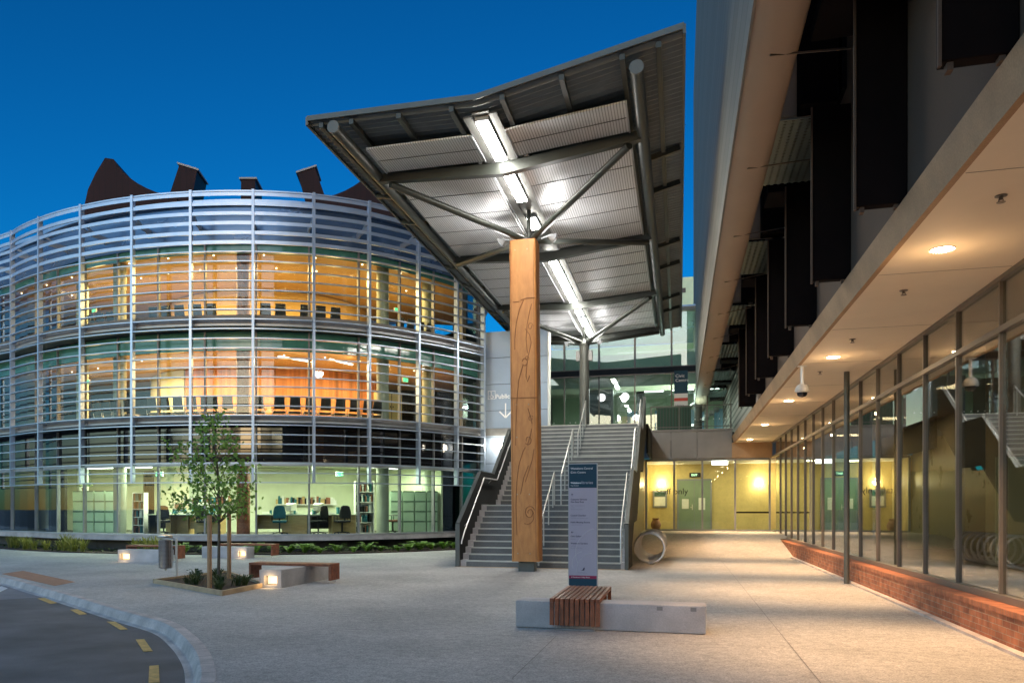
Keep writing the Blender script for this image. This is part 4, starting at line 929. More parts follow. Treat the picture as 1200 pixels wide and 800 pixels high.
PA = [-75.5, -63.2, -50.8, -38.6, -26.2, -14.4, -3.2, 7.5, 17.6, 27.5, 38.2, 48.5, 57.0]
# structure rings
def rg(name, m, a0, a1, d0, d1, z0, z1, **k):
    mb = MB(); ring(mb, a0, a1, d0, d1, z0, z1); return mb.build(name, m, lib, **k)
rg('base_wall', M['concrete_dark'], -110, 75, GL-.35, GL-.6, 0, .42)
rg('ground_ledge', M['concrete'], -110, 75, GL+.32, GL-.3, .42, .60)
rg('ledge_trim', M['alu_matt'], -110, 75, GL+.34, GL+.22, .605, .66)
mb = MB(); mb.add([Vector((LC.x, LC.y, .60))]+[Q(a, GL-.05, .60) for a in range(-110, 111, 4)], [(0, i, i+1) for i in range(1, 55)]); mb.build('ground_floor', M['carpet'], lib, recalc=False)
for z0, z1, mm in ((3.20, 4.50, None), (7.28, 7.78, None)):
    pass
def disk(name, z, m):
    mb = MB(); rr_ = [Q(a, GL-.12, z) for a in range(-110, 111, 4)]; mb.add([Vector((LC.x, LC.y, z))]+rr_, [(0, i+1, i) for i in range(1, 55)]); return mb.build(name, m, lib, recalc=False)
disk('ground_ceiling', 3.22, M['pale_wall']); disk('first_floor', 4.54, M['carpet'])
disk('first_ceiling', 7.40, M['timber_ceiling']); disk('second_floor', 7.86, M['carpet'])
disk('second_ceiling', 10.75, M['timber_ceiling'])
rg('ground_head', M['alu_matt'], -110, 75, GL+.10, GL-.1, 3.06, 3.20)
rg('dark_band', M['black_glass'], -110, 75, GL, GL-.06, 3.203, 4.52)
rg('first_slab', M['slab_edge'], -110, 62, -.22, GL-.1, 4.53, 4.76)
rg('first_slab_edge', M['alu_matt'], -110, 62, -.16, -.22, 4.50, 4.57)
rg('teal_band', M['teal_band'], -110, 75, GL, GL-.06, 7.12, 7.80)
rg('second_slab', M['slab_edge'], -110, 62, -.22, GL-.1, 7.84, 8.18)
rg('second_slab_edge', M['alu_matt'], -110, 62, -.16, -.22, 7.80, 7.87)
rg('upper_teal_band', M['teal_band'], -110, 75, GL, GL-.06, 10.55, 10.86)
rg('roof_fascia', M['roof_metal'], -110, 120, GL+.06, GL-.1, 10.865, 12.22, smooth=True)
rg('gutter', M['alu'], -110, 120, GL+.30, GL+.04, 12.225, 12.36)
mb = MB(); ring(mb, -178, 178, GL-.06, -11.0, 12.1, 12.2, step=4, z0b=12.9, z1b=13.0); mb.build('roof', M['roof_metal'], lib)
rg('rear_wall', M['charcoal'], 62, 178, GL-.1, GL-.3, 0, 10.86)
rg('far_wall', M['charcoal'], -182, -78, GL-.1, GL-.3, 0, 10.86)
# glazing per storey
GA = [-104+10.15*k for k in range(18)]
for a0, a1 in zip(GA, GA[1:]):
    a1 = min(a1, 74)
    for z0, z1, top in ((.66, 3.06, 0), (4.80, 7.10, 1), (8.20, 10.55, 2)):
        mb = MB(); ring(mb, a0+.15, a1-.15, GL+.0, GL-.012, z0, z1, step=3.4); mb.build('glass_pane', M['glass'], lib)
for a in GA:
    mb = MB(); p = Q(a, GL+.02); t = Vector((math.cos(R(a)), math.sin(R(a)), 0)); n = Vector((math.sin(R(a)), -math.cos(R(a)), 0))
    for z0, z1 in ((.66, 3.06), (3.2, 4.5), (4.78, 7.80), (8.18, 10.86)):
        q = [p+t*.03+n*.05, p-t*.03+n*.05, p-t*.03-n*.08, p+t*.03-n*.08]; mb.prism([Vector((c.x, c.y, z0)) for c in q], (0, 0, z1-z0))
    mb.build('mullion', M['frame'], lib)
# posts and louvres
for i, a in enumerate(PA):
    mb = MB(); p = Q(a, 0); t = Vector((math.cos(R(a)), math.sin(R(a)), 0)); n = Vector((math.sin(R(a)), -math.cos(R(a)), 0))
    q = [p+t*.045+n*.10, p-t*.045+n*.10, p-t*.045-n*.08, p+t*.045-n*.08]; mb.prism([Vector((c.x, c.y, 2.42)) for c in q], (0, 0, 9.95))
    po = mb.build('post', M['alu'], lib)
    mb = MB()
    for z in (4.62, 7.98, 11.45):
        mb = MB(); mb.beam(p+Vector((0, 0, z)), Q(a, GL-.0, z), .05, .16); mb.build('bracket', M['alu_matt'], po)
    mb = MB(); mb.beam(p+Vector((0, 0, 11.75)), Q(a, GL, 11.25), .04, .08); mb.build('stay', M['alu_matt'], po)
LZ = [2.44+.326*k for k in range(31)]
for i, (a0, a1) in enumerate(zip(PA, PA[1:])):
    mb = MB(); wb = MB()
    for k, z in enumerate(LZ):
        if z > 12.3: break
        b0, b1 = a0+.25, a1-.25
        if z > 10.3: ring(wb, b0, b1, .07, .02 if (i*3+k) % 3 else -.12, z-.07, z+.05, z0b=z-.07 if (i*3+k) % 3 else z+.06, z1b=z+.05 if (i*3+k) % 3 else z+.09)
        else: ring(mb, b0, b1, .08, -.06, z-.018, z+.015)
    tr = MB(); ring(tr, a0, a1, .05, -.02, 12.30, 12.35); tr.build('top_rail', M['alu'], lib)
    lv = mb.build('louvre_panel', M['alu'], lib); wb.build('wide_blades', M['alu'], lv)
# roof scoops: dark red vent hoods
def scoop(label, px0, poly, d, depth, tilt=0):
    t = MB(); pts = [Vector(((x-500)/1000*d, d, EYE+(596-y)/1000*d)) for x, y in poly]
    t.prism(pts, (tilt, depth, 0)); o = t.build('roof_hood', M['maroon'], label=label, cat='roof hood', group='dark red hoods on the round roof')
    if len(poly) == 4:
        a, b = sorted(pts, key=lambda p: -p.z)[:2]; c = MB(); e = (b-a).normalized()*.08; c.prism([a-e+Vector((0,-.06,.012)), b+e+Vector((0,-.06,.012)), b+e+Vector((0,-.06,.09)), a-e+Vector((0,-.06,.09))], (tilt, depth+.12, 0)); c.build('cap_flashing', M['grey_panel'], o)
    return o
D = 37.0
cv = lambda p, q, m, n=8: [((1-t)**2*p[0]+2*t*(1-t)*m[0]+t*t*q[0], (1-t)**2*p[1]+2*t*(1-t)*m[1]+t*t*q[1]) for t in [k/n for k in range(n+1)]]
scoop('largest curved dark hood at the left end of the round roof', 0, [(94,262),(103,222)]+[(112,203),(123,185),(133,186.5)]+cv((133,186.5),(207,232),(152,220))+[(207,262)], D, 2.5)
scoop('tilted square dark hood leaning right beside the large curved one', 0, [(193,245),(210,193.5),(231,200),(222,245)], D+.4, 1.6)
scoop('small upright square dark hood in the middle of the roof', 0, [(282,240),(282.5,210.5),(299,210.5),(299,240)], D+2, 1.6)
scoop('tilted dark red hood leaning left near the canopy', 0, [(360,245),(349,203),(369,196.5),(386,245)], D+.4, 1.6)
scoop('curved dark red hood partly behind the canopy edge', 0, [(380,255)]+cv((383,231),(455,176),(428,220))+[(480,180),(520,255)], D, 2.5)
# ------------------------------------------------------------------ interiors
def arcwall(name, a0, a1, r, z0, z1, m, parent=lib, th=.1):
    mb = MB(); n = max(2, int(abs(a1-a0)/4)); vs = []
    for i in range(n+1):
        a = R(a0+(a1-a0)*i/n)
        for rr_ in (r, r-th):
            for z in (z0, z1): vs.append((LC.x+rr_*math.sin(a), LC.y-rr_*math.cos(a), z))
    fs = []
    for i in range(n):
        b = i*4; c = b+4; fs += [(b, c, c+1, b+1), (b+2, b+3, c+3, c+2), (b+1, c+1, c+3, b+3), (b, b+2, c+2, c)]
    fs += [(0,1,3,2), (n*4, n*4+2, n*4+3, n*4+1)]
    mb.add(vs, fs); return mb.build(name, m, parent)
M['timber_wall2'] = mat('timber_boards', (.52, .21, .07), .5, var=.55, scale=5, stretch=(1.0, 1.0, .02))
arcwall('dark_wall', -100, -52, 5.6, .6, 3.2, M['charcoal'])
arcwall('blackout_wall', -112, -46, 9.6, .6, 3.2, M['charcoal'])  # charcoal sheet added behind the panes to black out the unlit room
arcwall('inner_wall', -51.5, 100, 5.6, .6, 3.2, M['pale_wall'])
arcwall('timber_wall', -30, 80, 5.4, 4.83, 7.38, M['timber_wall2'])
arcwall('plain_wall', -100, -31, 5.4, 4.83, 7.38, M['pale_wall'])
arcwall('upper_wall', -100, 100, 4.6, 8.27, 10.7, M['yellow_wall'])
mb = MB()
for p, q in (((-14.35, 33.25), (-16.3, 37.7)), ((-16.3, 37.7), (-12.4, 37.4)), ((-16.4, 37.8), (-20.0, 43.5)), ((.62, 34.45), (-2.6, 37.6))):   # end partitions of the lit office
    mb.beam(Vector((*p, 1.9)), Vector((*q, 1.9)), .1, 2.58)
mb.build('office_partition', M['pale_wall'], lib)
for a, d in ((-50, -2.6), (-27, -1.9), (4.6, -1.9), (36.6, -1.9), (53.5, -2.2)):
    mb = MB(); p = Q(a, d)
    for z0, z1 in ((.6, 3.2), (4.54, 7.38), (7.88, 10.72)): mb.tube((p.x, p.y, z0), (p.x, p.y, z1), .24, 18)
    mb.build('round_column', M['column_paint'] if a != 4.6 else M['bench_timber'], lib, smooth=True)
# glowing ceiling dots and lamps
mb = MB(); mb2 = MB()
def disc(m_, p, r, z): m_.lathe([(r, z), (r, z-.025)], (p.x, p.y, 0), 8)
rnd = random.Random(3)
for a in range(-68, 62, 11):
    for j, d in enumerate((-1.9, -3.6)):
        disc(mb, Q(a+j*3, d), .03, 10.735)
for a in range(-68, 62, 11):
    for j, d in enumerate((-1.9, -3.4)): disc(mb2, Q(a+j*5, d), .028, 7.39)
mb.build('ceiling_spots', M['lamp_dot'], lib); mb2.build('ceiling_spots', M['lamp_dot'], lib)
mb = MB()
for a, d in ((-45, -3), (-33, -3.4), (-18, -3), (-6, -3.2), (10, -3), (20, -3.2), (36, -3), (46, -3.2)):
    p = Q(a, d, 3.19); t = Vector((math.cos(R(a+20)), math.sin(R(a+20)), 0)); mb.beam(p-t*.7, p+t*.7, .28, .03)
mb.build('ceiling_lamp', M['lamp_white'], lib)
mb = MB()
for a in (16, 28): 
    p = Q(a, -2.8, 7.15); t = Vector((math.cos(R(a+30)), math.sin(R(a+30)), 0)); mb.beam(p-t*.7, p+t*.7, .06, .05)
mb.build('tube_lamp', M['lamp_white'], lib)
def inlight(a, d, z, p, c, size=1.0, down=True):
    q = Q(a, d, z); light('AREA', q, p, c, size, target=q-Vector((0, 0, 1 if down else -1)), name='library_light')
for a in range(-60, 61, 15):
    inlight(a, -3.4, 10.6, 95, GOLD, 1.2); inlight(a, -3.8, 7.2, 82, (1.0, .62, .28), 1.2)
    q = Q(a, -4.2, 9.1); light('POINT', q, 18, GOLD, .3, name='library_glow')
    q = Q(a, -4.0, 5.9); light('POINT', q, 14, GOLD, .3, name='library_glow')
for a in (-43, -34, -24, -12, 0, 12, 24, 36, 46): inlight(a, -2.6, 3.1, 40, (.93, 1.0, .70), 1.0)
ds = thing('desk_lamp', 'tiny bright lamp among the chairs at the left of the middle floor', 'lamp', Q(-13.0, -1.6, 4.56))
mb = MB(); p = Q(-13.0, -1.6); mb.lathe([(.001, 5.38), (.07, 5.42), (.08, 5.47), (.001, 5.52)], (p.x, p.y, 0), 12); mb.build('bulb', M['lamp_star'], ds)
mb = MB(); mb.lathe([(.12, 4.56), (.12, 4.58), (.015, 4.6), (.015, 5.38)], (p.x, p.y, 0), 10); mb.build('stand', M['black'], ds)

# furniture ---------------------------------------------------------------
def local(a, d, z=0): p = Q(a, d, z); return p
def chair_proto():
    t = thing('meeting_chair', 'black padded meeting chair', 'chair', (0, -200, 0))
    mb = MB(WORLD); mb.L = Matrix.Translation((0, -200, 0)); mb.box(-.21, .21, -.22, .22, .42, .49); mb.build('seat', M['black'], t, bevel=.02)
    mb = MB(); mb.L = Matrix.Translation((0, -200, 0)); mb.add([(-.20,-.26,.55),(.20,-.26,.55),(.20,-.21,.55),(-.20,-.21,.55),(-.18,-.33,1.0),(.18,-.33,1.0),(.18,-.28,1.0),(-.18,-.28,1.0)], [(0,1,2,3),(4,7,6,5),(0,4,5,1),(1,5,6,2),(2,6,7,3),(3,7,4,0)])
    mb.build('backrest', M['black'], t, bevel=.02)
    mb = MB(); mb.L = Matrix.Translation((0, -200, 0))
    for x in (-.23, .23): mb.path([(x, .24, 0), (x, .20, .42), (x, -.22, .44), (x, -.26, 0)], .013, 6); mb.path([(x, -.23, .44), (x, -.25, .6)], .013, 6)
    mb.build('frame', M['steel'], t); return t
ch0 = chair_proto(); used = [False]
def put_chair(a, d, z, label, group):
    p = Q(a, d, z)
    if not used[0]:
        used[0] = True; ch0.location = p; ch0.rotation_euler = (0, 0, R(a)); ch0['label'] = label; ch0['group'] = group; return
    dup(ch0, p, R(a), label, group)
runs = [(7.88, [(-33.5, 3), (-15.2, 4), (-5.0, 2), (9.4, 1), (12.4, 1), (17.4, 3), (39.8, 4)], 'top floor', 'black chairs along the top floor glass'),
        (4.56, [(-31.5, 4), (-15.6, 5), (-1.5, 4), (12.2, 7), (33.5, 1)], 'middle floor', 'black chairs along the middle floor glass')]
places = {(7.88,-33.5):'far left behind louvres',(7.88,-15.2):'left of centre',(7.88,-5.0):'just left of the dark centre column',(7.88,9.4):'alone right of the centre column',(7.88,12.4):'second from the centre column',(7.88,17.4):'right of centre',(7.88,39.8):'near the right end',
          (4.56,-31.5):'far left behind louvres',(4.56,-15.6):'around the tiny lamp',(4.56,-1.5):'left of the centre column',(4.56,12.2):'right of the centre column',(4.56,33.5):'alone near the white cupboard'}
onum = ['first','second','third','fourth','fifth','sixth','seventh','eighth']
for z, rs, fl_, grp in runs:
    for a, n in rs:
        for k in range(n):
            lb = f'black {fl_} chair, {places[(z, a)]}' + (f', {onum[k]} from left' if n > 1 else '')
            put_chair(a+k*3.15, -1.75, z, lb, grp)
cb_ = thing('white_cupboard', 'cream cupboard near the right end of the middle floor', 'cupboard', Q(39.5, -2.2, 4.56), R(39))
mb = MB(); mb.M = WM[cb_]; mb.box(-.5, .5, -.25, .25, 0, 1.5); mb.build('case', M['yellow_wall'], cb_)
mb = MB(); mb.M = WM[cb_]; mb.box(-.01, .01, -.262, -.252, .05, 1.45); mb.box(-.08, -.05, -.27, -.252, .9, .96); mb.box(.05, .08, -.27, -.252, .9, .96); mb.build('handle', M['charcoal'], cb_)
def exit_sign(a, d, z, label):
    t = thing('exit_sign', label, 'exit sign', Q(a, d, z), R(a), group='green exit signs in the library')
    mb = MB(); mb.M = WM[t]; mb.box(-.15, .15, -.03, .03, -.085, .085); mb.build('case', M['white'], t)
    mb = MB(); mb.M = WM[t]; mb.box(-.13, .13, -.037, -.031, -.07, .07); mb.build('face', M['exit_green'], t)
    mb = MB(); mb.M = WM[t]; mb.box(-.1, .0, -.042, -.038, -.01, .01); mb.box(-.1, -.07, -.042, -.038, -.035, .035); mb.box(.05, .1, -.042, -.038, -.05, .05); mb.build('symbol', M['letter_white'], t)
exit_sign(-41, -2.4, 9.4, 'green exit sign on the top floor at the left'); exit_sign(42.5, -2.2, 9.35, 'green exit sign on the top floor at the right')
exit_sign(-44, -2.4, 6.6, 'green exit sign on the middle floor at the left'); exit_sign(46.5, -2.4, 6.7, 'green exit sign on the middle floor at the right')
exit_sign(-17.5, -2.4, 2.85, 'green exit sign in the left half of the office'); exit_sign(26.5, -2.4, 2.85, 'green exit sign in the right half of the office')
# office: cabinets, desks, chairs, shelves
def cabinet_proto():
    t = thing('filing_cabinet', 'grey green filing cabinet', 'filing cabinet', (0, -210, 0)); T0 = Matrix.Translation((0, -210, 0))
    mb = MB(); mb.L = T0; mb.box(-.228, .228, -.23, .25, 0, 1.62); mb.build('case', M['cabinet'], t)
    for k in range(4):
        mb = MB(); mb.L = T0; mb.box(-.212, .212, -.252, -.232, .05+k*.40, .40+k*.40); dr = mb.build('drawer', M['cabinet'], t)
        mb = MB(); mb.L = T0; mb.box(-.212, .212, -.256, -.2325, .405+k*.40-.0, .445+k*.40); mb.build('recess', M['cabinet_gap'], dr)
    return t
cab0 = cabinet_proto(); first = [True]
def put_cab(p, rz, label, group):
    if first[0]:
        first[0] = False; cab0.location = p; cab0.rotation_euler = (0, 0, rz); cab0['label'] = label; cab0['group'] = group
    else: dup(cab0, p, rz, label, group)
for k, w in enumerate(('leftmost, beside the dark panes', 'second from the left, under the pot plant edge', 'third from the left', 'fourth, beside the round column')):
    p = Vector((-13.75+k*.475, 34.0-k*.12, .61)); put_cab(p, R(-14), 'green filing cabinet of the left row, '+w, 'filing cabinets at the left of the office')
for k, w in enumerate(('nearest the round column', 'second from the column', 'third from the column', 'rightmost one')):
    p = Vector((-1.25+k*.475, 34.2+k*.10, .61)); put_cab(p, R(12), 'pale green filing cabinet in the right office row, '+w, 'filing cabinets at the right of the office')
def desk(a, d, rz, w, label, front=True):
    t = thing('desk', label, 'desk', Q(a, d, .6), R(rz), group='office desks behind the ground floor glass')
    mb = MB(); mb.M = WM[t]; mb.box(-w/2, w/2, -.38, .38, .71, .745); mb.build('top', M['pale_wall'], t, bevel=.004)
    mb = MB(); mb.M = WM[t]; mb.box(w/2-.95, w/2-.04, -.34, .30, .0, .705); mb.build('drawer_unit', M['desk_wood'], t)
    mb = MB(); mb.M = WM[t]; mb.box(-w/2+.03, -w/2+.07, -.34, .34, 0, .705); mb.box(-w/2+.07, w/2-.62, .30, .33, .2, .705); mb.build('leg_panel', M['desk_wood' if front else 'black'], t)
    r_ = random.Random(int(a*7+500)); 
    pp = thing('paper_pile', f'pile of papers on the {label.split(" desk")[0].replace("wooden ","").replace("pale ","")} desk', 'papers', WM[t] @ Vector((0, 0, .746)), R(rz), group='papers on the office desks')
    mb = MB(); mb.M = WM[t]
    for _ in range(5):
        x = r_.uniform(-w/2+.15, w/2-.4); y = r_.uniform(-.3, .1); h = r_.uniform(.02, .10); mb.box(x, x+.22, y, y+.28, .7465, .7465+h)
    mb.build('sheets', M['paper'], pp)
    mb = MB(); mb.M = WM[t]
    for _ in range(3):
        x = r_.uniform(-w/2+.15, w/2-.4); mb.box(x, x+.08, -.1, .18, .747, .747+r_.uniform(.12, .28))
    mb.build('folders', M['seat_teal'], pp)
    return t
def monitor(dk, x, y, rz, label):
    m = WM[dk]; t = thing('computer', label, 'computer', m @ Vector((x, y, .746)), 0, group='computers on the office desks'); mm = m @ Matrix.Translation((x, y, .746)) @ Matrix.Rotation(R(rz), 4, 'Z')
    mb = MB(); mb.M = mm; mb.box(-.19, .19, -.02, .02, .09, .42); mb.add([(-.19,.02,.09),(.19,.02,.09),(.19,.02,.42),(-.19,.02,.42),(-.1,.34,.14),(.1,.34,.14),(.1,.34,.34),(-.1,.34,.34)], [(0,1,5,4),(1,2,6,5),(2,3,7,6),(3,0,4,7),(4,5,6,7),(0,3,2,1)]); mb.build('monitor', M['monitor'], t)
    mb = MB(); mb.M = mm; mb.box(-.16, .16, -.024, -.0205, .12, .39); mb.build('screen', M['screen'], t)
    mb = MB(); mb.M = mm; mb.lathe([(.11, .002), (.11, .02), (.04, .04), (.04, .09)], (0, .1, 0), 12); mb.box(-.2, .2, -.3, -.15, .002, .025); mb.build('stand', M['monitor'], t)
def office_chair(a, d, rz, m, label):
    t = thing('office_chair', label, 'chair', Q(a, d, .61), R(rz), group='swivel chairs in the office')
    mb = MB(); mb.M = WM[t]; mb.box(-.25, .25, -.24, .24, .43, .52); mb.build('seat', m, t, bevel=.04)
    mb = MB(); mb.M = WM[t]; pts = [(-.22,.58),(.22,.58),(.23,.8),(.17,1.02),(.08,1.06),(-.08,1.06),(-.17,1.02),(-.23,.8)]; mb.prism([(x, -.30, z) for x, z in pts], (0, .07, 0)); mb.build('backrest', m, t, bevel=.025)
    mb = MB(); mb.M = WM[t]; mb.tube((0, 0, .09), (0, 0, .43), .03, 10); mb.beam((0, -.2, .47), (0, -.28, .70), .05, .03)
    for k in range(5):
        q = R(72*k); mb.beam((0, 0, .09), (.28*math.cos(q), .28*math.sin(q), .06), .05, .03); mb.lathe([(.03, 0), (.03, .05)], (.28*math.cos(q), .28*math.sin(q), .005), 8)
    mb.build('swivel_base', M['black'], t)
    mb = MB(); mb.M = WM[t]
    for x in (-.27, .27): mb.path([(x, -.15, .48), (x, -.15, .68), (x, .12, .68), (x, .12, .48)], .016, 6)
    mb.build('armrest', M['black'], t)
d1 = desk(-14.5, -2.6, -12, 1.7, 'wooden desk seen through the tree stem', False); d2 = desk(-6.5, -2.2, -4, 1.9, 'wooden desk behind the young tree')
d3 = desk(13.0, -2.4, 8, 1.9, 'wooden desk with the teal chair'); d4 = desk(24.3, -2.3, 18, 1.8, 'wooden desk in the right window bay', False)
d5 = desk(-10, -4.0, -5, 1.6, 'rear wooden desk left of the tree')
monitor(d1, .2, .1, 20, 'pale computer on the desk left of the tree'); monitor(d3, .35, .12, 160, 'pale computer beside the teal chair'); monitor(d4, -.45, .1, 150, 'pale computer left in the right window bay'); monitor(d2, .2, .1, 185, 'pale computer on the desk behind the tree')
office_chair(-13.6, -1.75, 10, M['black'], 'black swivel chair left of the young tree'); office_chair(12.3, -1.7, 8, M['seat_teal'], 'teal swivel chair at the centre desk')
office_chair(25.6, -1.7, 30, M['black'], 'black swivel chair in the right window bay'); office_chair(39.6, -1.9, -70, M['seat_rust'], 'rust coloured swivel chair before the right cabinets')
office_chair(-3.6, -1.75, -20, M['black'], 'black chair half behind the tree crown'); office_chair(20.5, -1.8, 60, M['charcoal'], 'dark folding style chair between the two right desks')
def shelf(a, d, rz, label, n=5, h=1.9, w=.8):
    t = thing('bookshelf', label, 'bookshelf', Q(a, d, .61), R(rz), group='bookshelves in the office')
    mb = MB(); mb.M = WM[t]
    mb.box(-w/2, -w/2+.03, -.15, .15, 0, h); mb.box(w/2-.03, w/2, -.15, .15, 0, h); mb.box(-w/2+.03, w/2-.03, .13, .15, 0, h)
    for k in range(n+1): mb.box(-w/2+.03, w/2-.03, -.15, .13, k*(h-.03)/n, k*(h-.03)/n+.025)
    mb.build('case', M['white'], t)
    r_ = random.Random(int(a+90)); cols = {c: MB(WM[t]) for c in ('seat_teal', 'seat_rust', 'paper', 'charcoal')}
    for k in range(n):
        x = -w/2+.05; z = k*(h-.03)/n+.027
        while x < w/2-.12:
            b_ = r_.uniform(.03, .07); 
            if r_.random() < .85: cols[r_.choice(list(cols))].box(x, x+b_, -.12, .10, z, z+r_.uniform(.2, .30))
            x += b_+.004
    for c, m_ in cols.items():
        if m_.v: m_.build('books', M[c], t)
shelf(-23.5, -2.4, -15, 'white bookshelf of box files right of the left cabinets', 5, 1.55, .5); shelf(33.9, -2.6, 18, 'white bookshelf left of the right round column', 5, 2.0, .75)
# papers pinned and long shelf on back wall
for a0, a1, lb in ((-16, -3, 'long wall shelf of folders left of the tree'), (8, 24, 'long wall shelf of folders and pinned papers behind the right desks')):
    t = thing('wall_shelf', lb, 'shelf', Q((a0+a1)/2, -5.4, 1.6), 0, group='wall shelves in the office')
    def A2(a, r, z): return Vector((LC.x+r*math.sin(R(a)), LC.y-r*math.cos(R(a)), z))
    mb = MB(); mb.beam(A2(a0*1.6, 5.85, 1.72), A2(a1*1.6, 5.85, 1.72), .24, .03); mb.build('board', M['white'], t)
    r_ = random.Random(int(a0+40)); mbs = {c: MB() for c in ('paper', 'seat_teal', 'charcoal', 'seat_rust', 'desk_wood')}
    for k in range(30):
        f_ = (k+.5)/30; p = A2(a0*1.6, 5.85, 0).lerp(A2(a1*1.6, 5.85, 0), f_); w_ = r_.uniform(.03, .08); h_ = r_.uniform(.18, .34)
        mbs[r_.choice(list(mbs))].box(p.x-w_, p.x+w_*.3, p.y-.1, p.y+.1, 1.737, 1.737+h_)
    for c, m_ in mbs.items():
        if m_.v: m_.build('folders', M[c], t)
t = thing('pot_plant', 'small bushy pot plant on top of the leftmost filing cabinets', 'pot plant', (-13.6, 33.9, 2.235))
p = Vector((-13.6, 33.9, 2.235)); mb = MB(); mb.lathe([(.08, 0), (.11, .14), (.115, .15)], p, 12); mb.build('pot', M['tactile'], t)
mb = MB(); r_ = random.Random(5)
for k in range(90):
    c = p+Vector((r_.gauss(0, .13), r_.gauss(0, .10), .2+abs(r_.gauss(0, .07)))); e1 = Vector((r_.gauss(0,1), r_.gauss(0,1), r_.gauss(0,1))).normalized()*.05; e2 = Vector((r_.gauss(0,1), r_.gauss(0,1), r_.gauss(0,1))).normalized()*.04; mb.quad(c-e1, c-e2, c+e1, c+e2)
mb.build('foliage', M['ground_leaf'], t, recalc=False)
# ================================================================== BENCHES
def bench(origin, label, conc, niche, timber, axis, h=.35, th=.405):
    """conc/timber = (x0,x1,y0,y1) in the bench's own frame (x across, y into depth); niche = None or (x0,x1)"""
    o = thing('bench', label, 'bench', origin, frame=SITE, group='concrete and timber benches on the plaza') if False else None
    t = bpy.data.objects.new('bench', None); col.objects.link(t); m = Matrix.Translation(Vector(origin)) @ SITE
    t.matrix_world = m; WM[t] = m; props(t, label, 'bench', 'concrete and timber benches on the plaza')
    x0, x1, y0, y1 = conc; mb = MB(m)
    if niche:
        a, b = niche; mb.box(x0, a, y0, y1, 0, h) if a-x0 > .01 else None
        mb.box(b, x1, y0, y1, 0, h); mb.box(a, b, y0, y1, .24, h); mb.box(a, b, y0, y1, 0, .05); mb.box(a, b, y0+.16, y1, .05, .24)
        mb.build('concrete_block', M['concrete'], t)
        mb = MB(m); mb.box(a+.03, b-.03, y0+.12, y0+.155, .07, .22); mb.build('niche_lamp', M['lamp_niche'], t)
        light('POINT', m @ Vector(((a+b)/2, y0-.06, .16)), 1.0, (1.0, .70, .36), .04, name='niche_light')
    else:
        mb.box(x0, x1, y0, y1, 0.006, h); mb.build('concrete_block', M['concrete'], t, bevel=.012)
        mb = MB(m)
        for xx in (x1-.55, x1-.15): mb.box(xx-.035, xx+.035, y0-.003, y0+.02, h-.07, h-.02)
        mb.build('lifting_socket', M['grey_panel'], t)
    a0, a1, b0, b1 = timber; n = 10; mb = MB(m); lg = MB(m); lb = MB(m)
    if axis == 'y': w = (a1-a0)/n
    else: w = (b1-b0)/n
    for k in range(n):
        if axis == 'y':
            p, q = a0+k*w, a0+k*w+w-.014
            mb.box(p, q, b0, b1, th-.05, th); lg.box(p, q, b0, b0+.05, .065, th-.052); lb.box(p, q, b1-.05, b1, .065, th-.052)
        else:
            p, q = b0+k*w, b0+k*w+w-.012
            mb.box(a0, a1, p, q, th-.05, th); lg.box(a0, a0+.05, p, q, .065, th-.052); lb.box(a1-.05, a1, p, q, .065, th-.052)
    mb.build('seat', M['bench_timber'], t, bevel=.004); lg.build('end_boards', M['bench_timber'], t, bevel=.004); lb.build('end_boards', M['bench_timber'], t, bevel=.004)
    ft = MB(m)
    if axis == 'y':
        for y in (b0+.07, b1-.07): ft.path([(a0+.08, y, .09), (a0+.08, y, .006), (a1-.08, y, .006), (a1-.08, y, .09)], .007, 6)
    else:
        for x in (a0+.07, a1-.07): ft.path([(x, b0+.08, .09), (x, b0+.08, .006), (x, b1-.08, .006), (x, b1-.08, .09)], .007, 6)
    ft.build('steel_foot', M['steel'], t)
    return t
bench(ground(604.3, 734.6), 'nearest bench, slatted timber seat crossing a long concrete block before the sign', (0, 2.36, 0, .46), None, (.46, 1.10, -.13, 1.80), 'y')
g = ground(304, 688); bench(g, 'timber bench over a glowing concrete block beside the planted tree', (0, .47, 0, 2.45), (.10, .38), (-.85, 1.02, 1.15, 1.65), 'x')
g = ground(236.5, 653); bench(g, 'distant bench behind the tree with a lit niche at its right end', (0, 1.58, 0, .5), (1.28, 1.53), (.30, 2.18, .55, 1.05), 'x', th=.43)
g = ground(138, 657.5); bench(g, 'distant bench left of the litter bin with a lit niche at its left end', (0, 1.55, 0, .5), (.06, .40), (-.12, 1.6, .55, 1.05), 'x', th=.46)

# ================================================================== PYLON SIGN
g = Vector((2.655, 14.5, 0)); py = thing('information_sign', 'slim freestanding lilac directory sign with teal head behind the nearest bench', 'sign', g)
pm = Matrix.Translation(g) @ SITE; py.matrix_world = pm; WM[py] = pm
W2 = .232
mb = MB(pm); mb.box(-W2, W2, -.02, .06, .412, 1.898); mb.build('panel', M['sign_grey'], py)
mb = MB(pm); mb.box(-W2, W2, -.02, .06, 1.901, 2.30); mb.build('head', M['sign_teal'], py)
mb = MB(pm); mb.box(-W2, W2, -.02, .06, .36, .409); mb.build('address_band', M['sign_magenta'], py)
mb = MB(pm); mb.box(-W2, W2, -.02, .06, .006, .357); mb.build('foot_panel', M['sign_teal'], py)
mb = MB(pm); mb.box(-W2-.012, -W2-.001, -.024, .064, .003, 2.312); mb.box(W2+.001, W2+.012, -.024, .064, .003, 2.312); mb.box(-W2-.001, W2+.001, -.024, .064, 2.302, 2.313); mb.build('edge_trim', M['alu_matt'], py)
def ptx(s, x, z, size, m, **k): return text(s, size, pm @ Matrix.Translation((x, -.0215, z)) @ Matrix.Rotation(R(90), 4, 'X'), m, py, depth=.0008, **k)
X0 = -.205
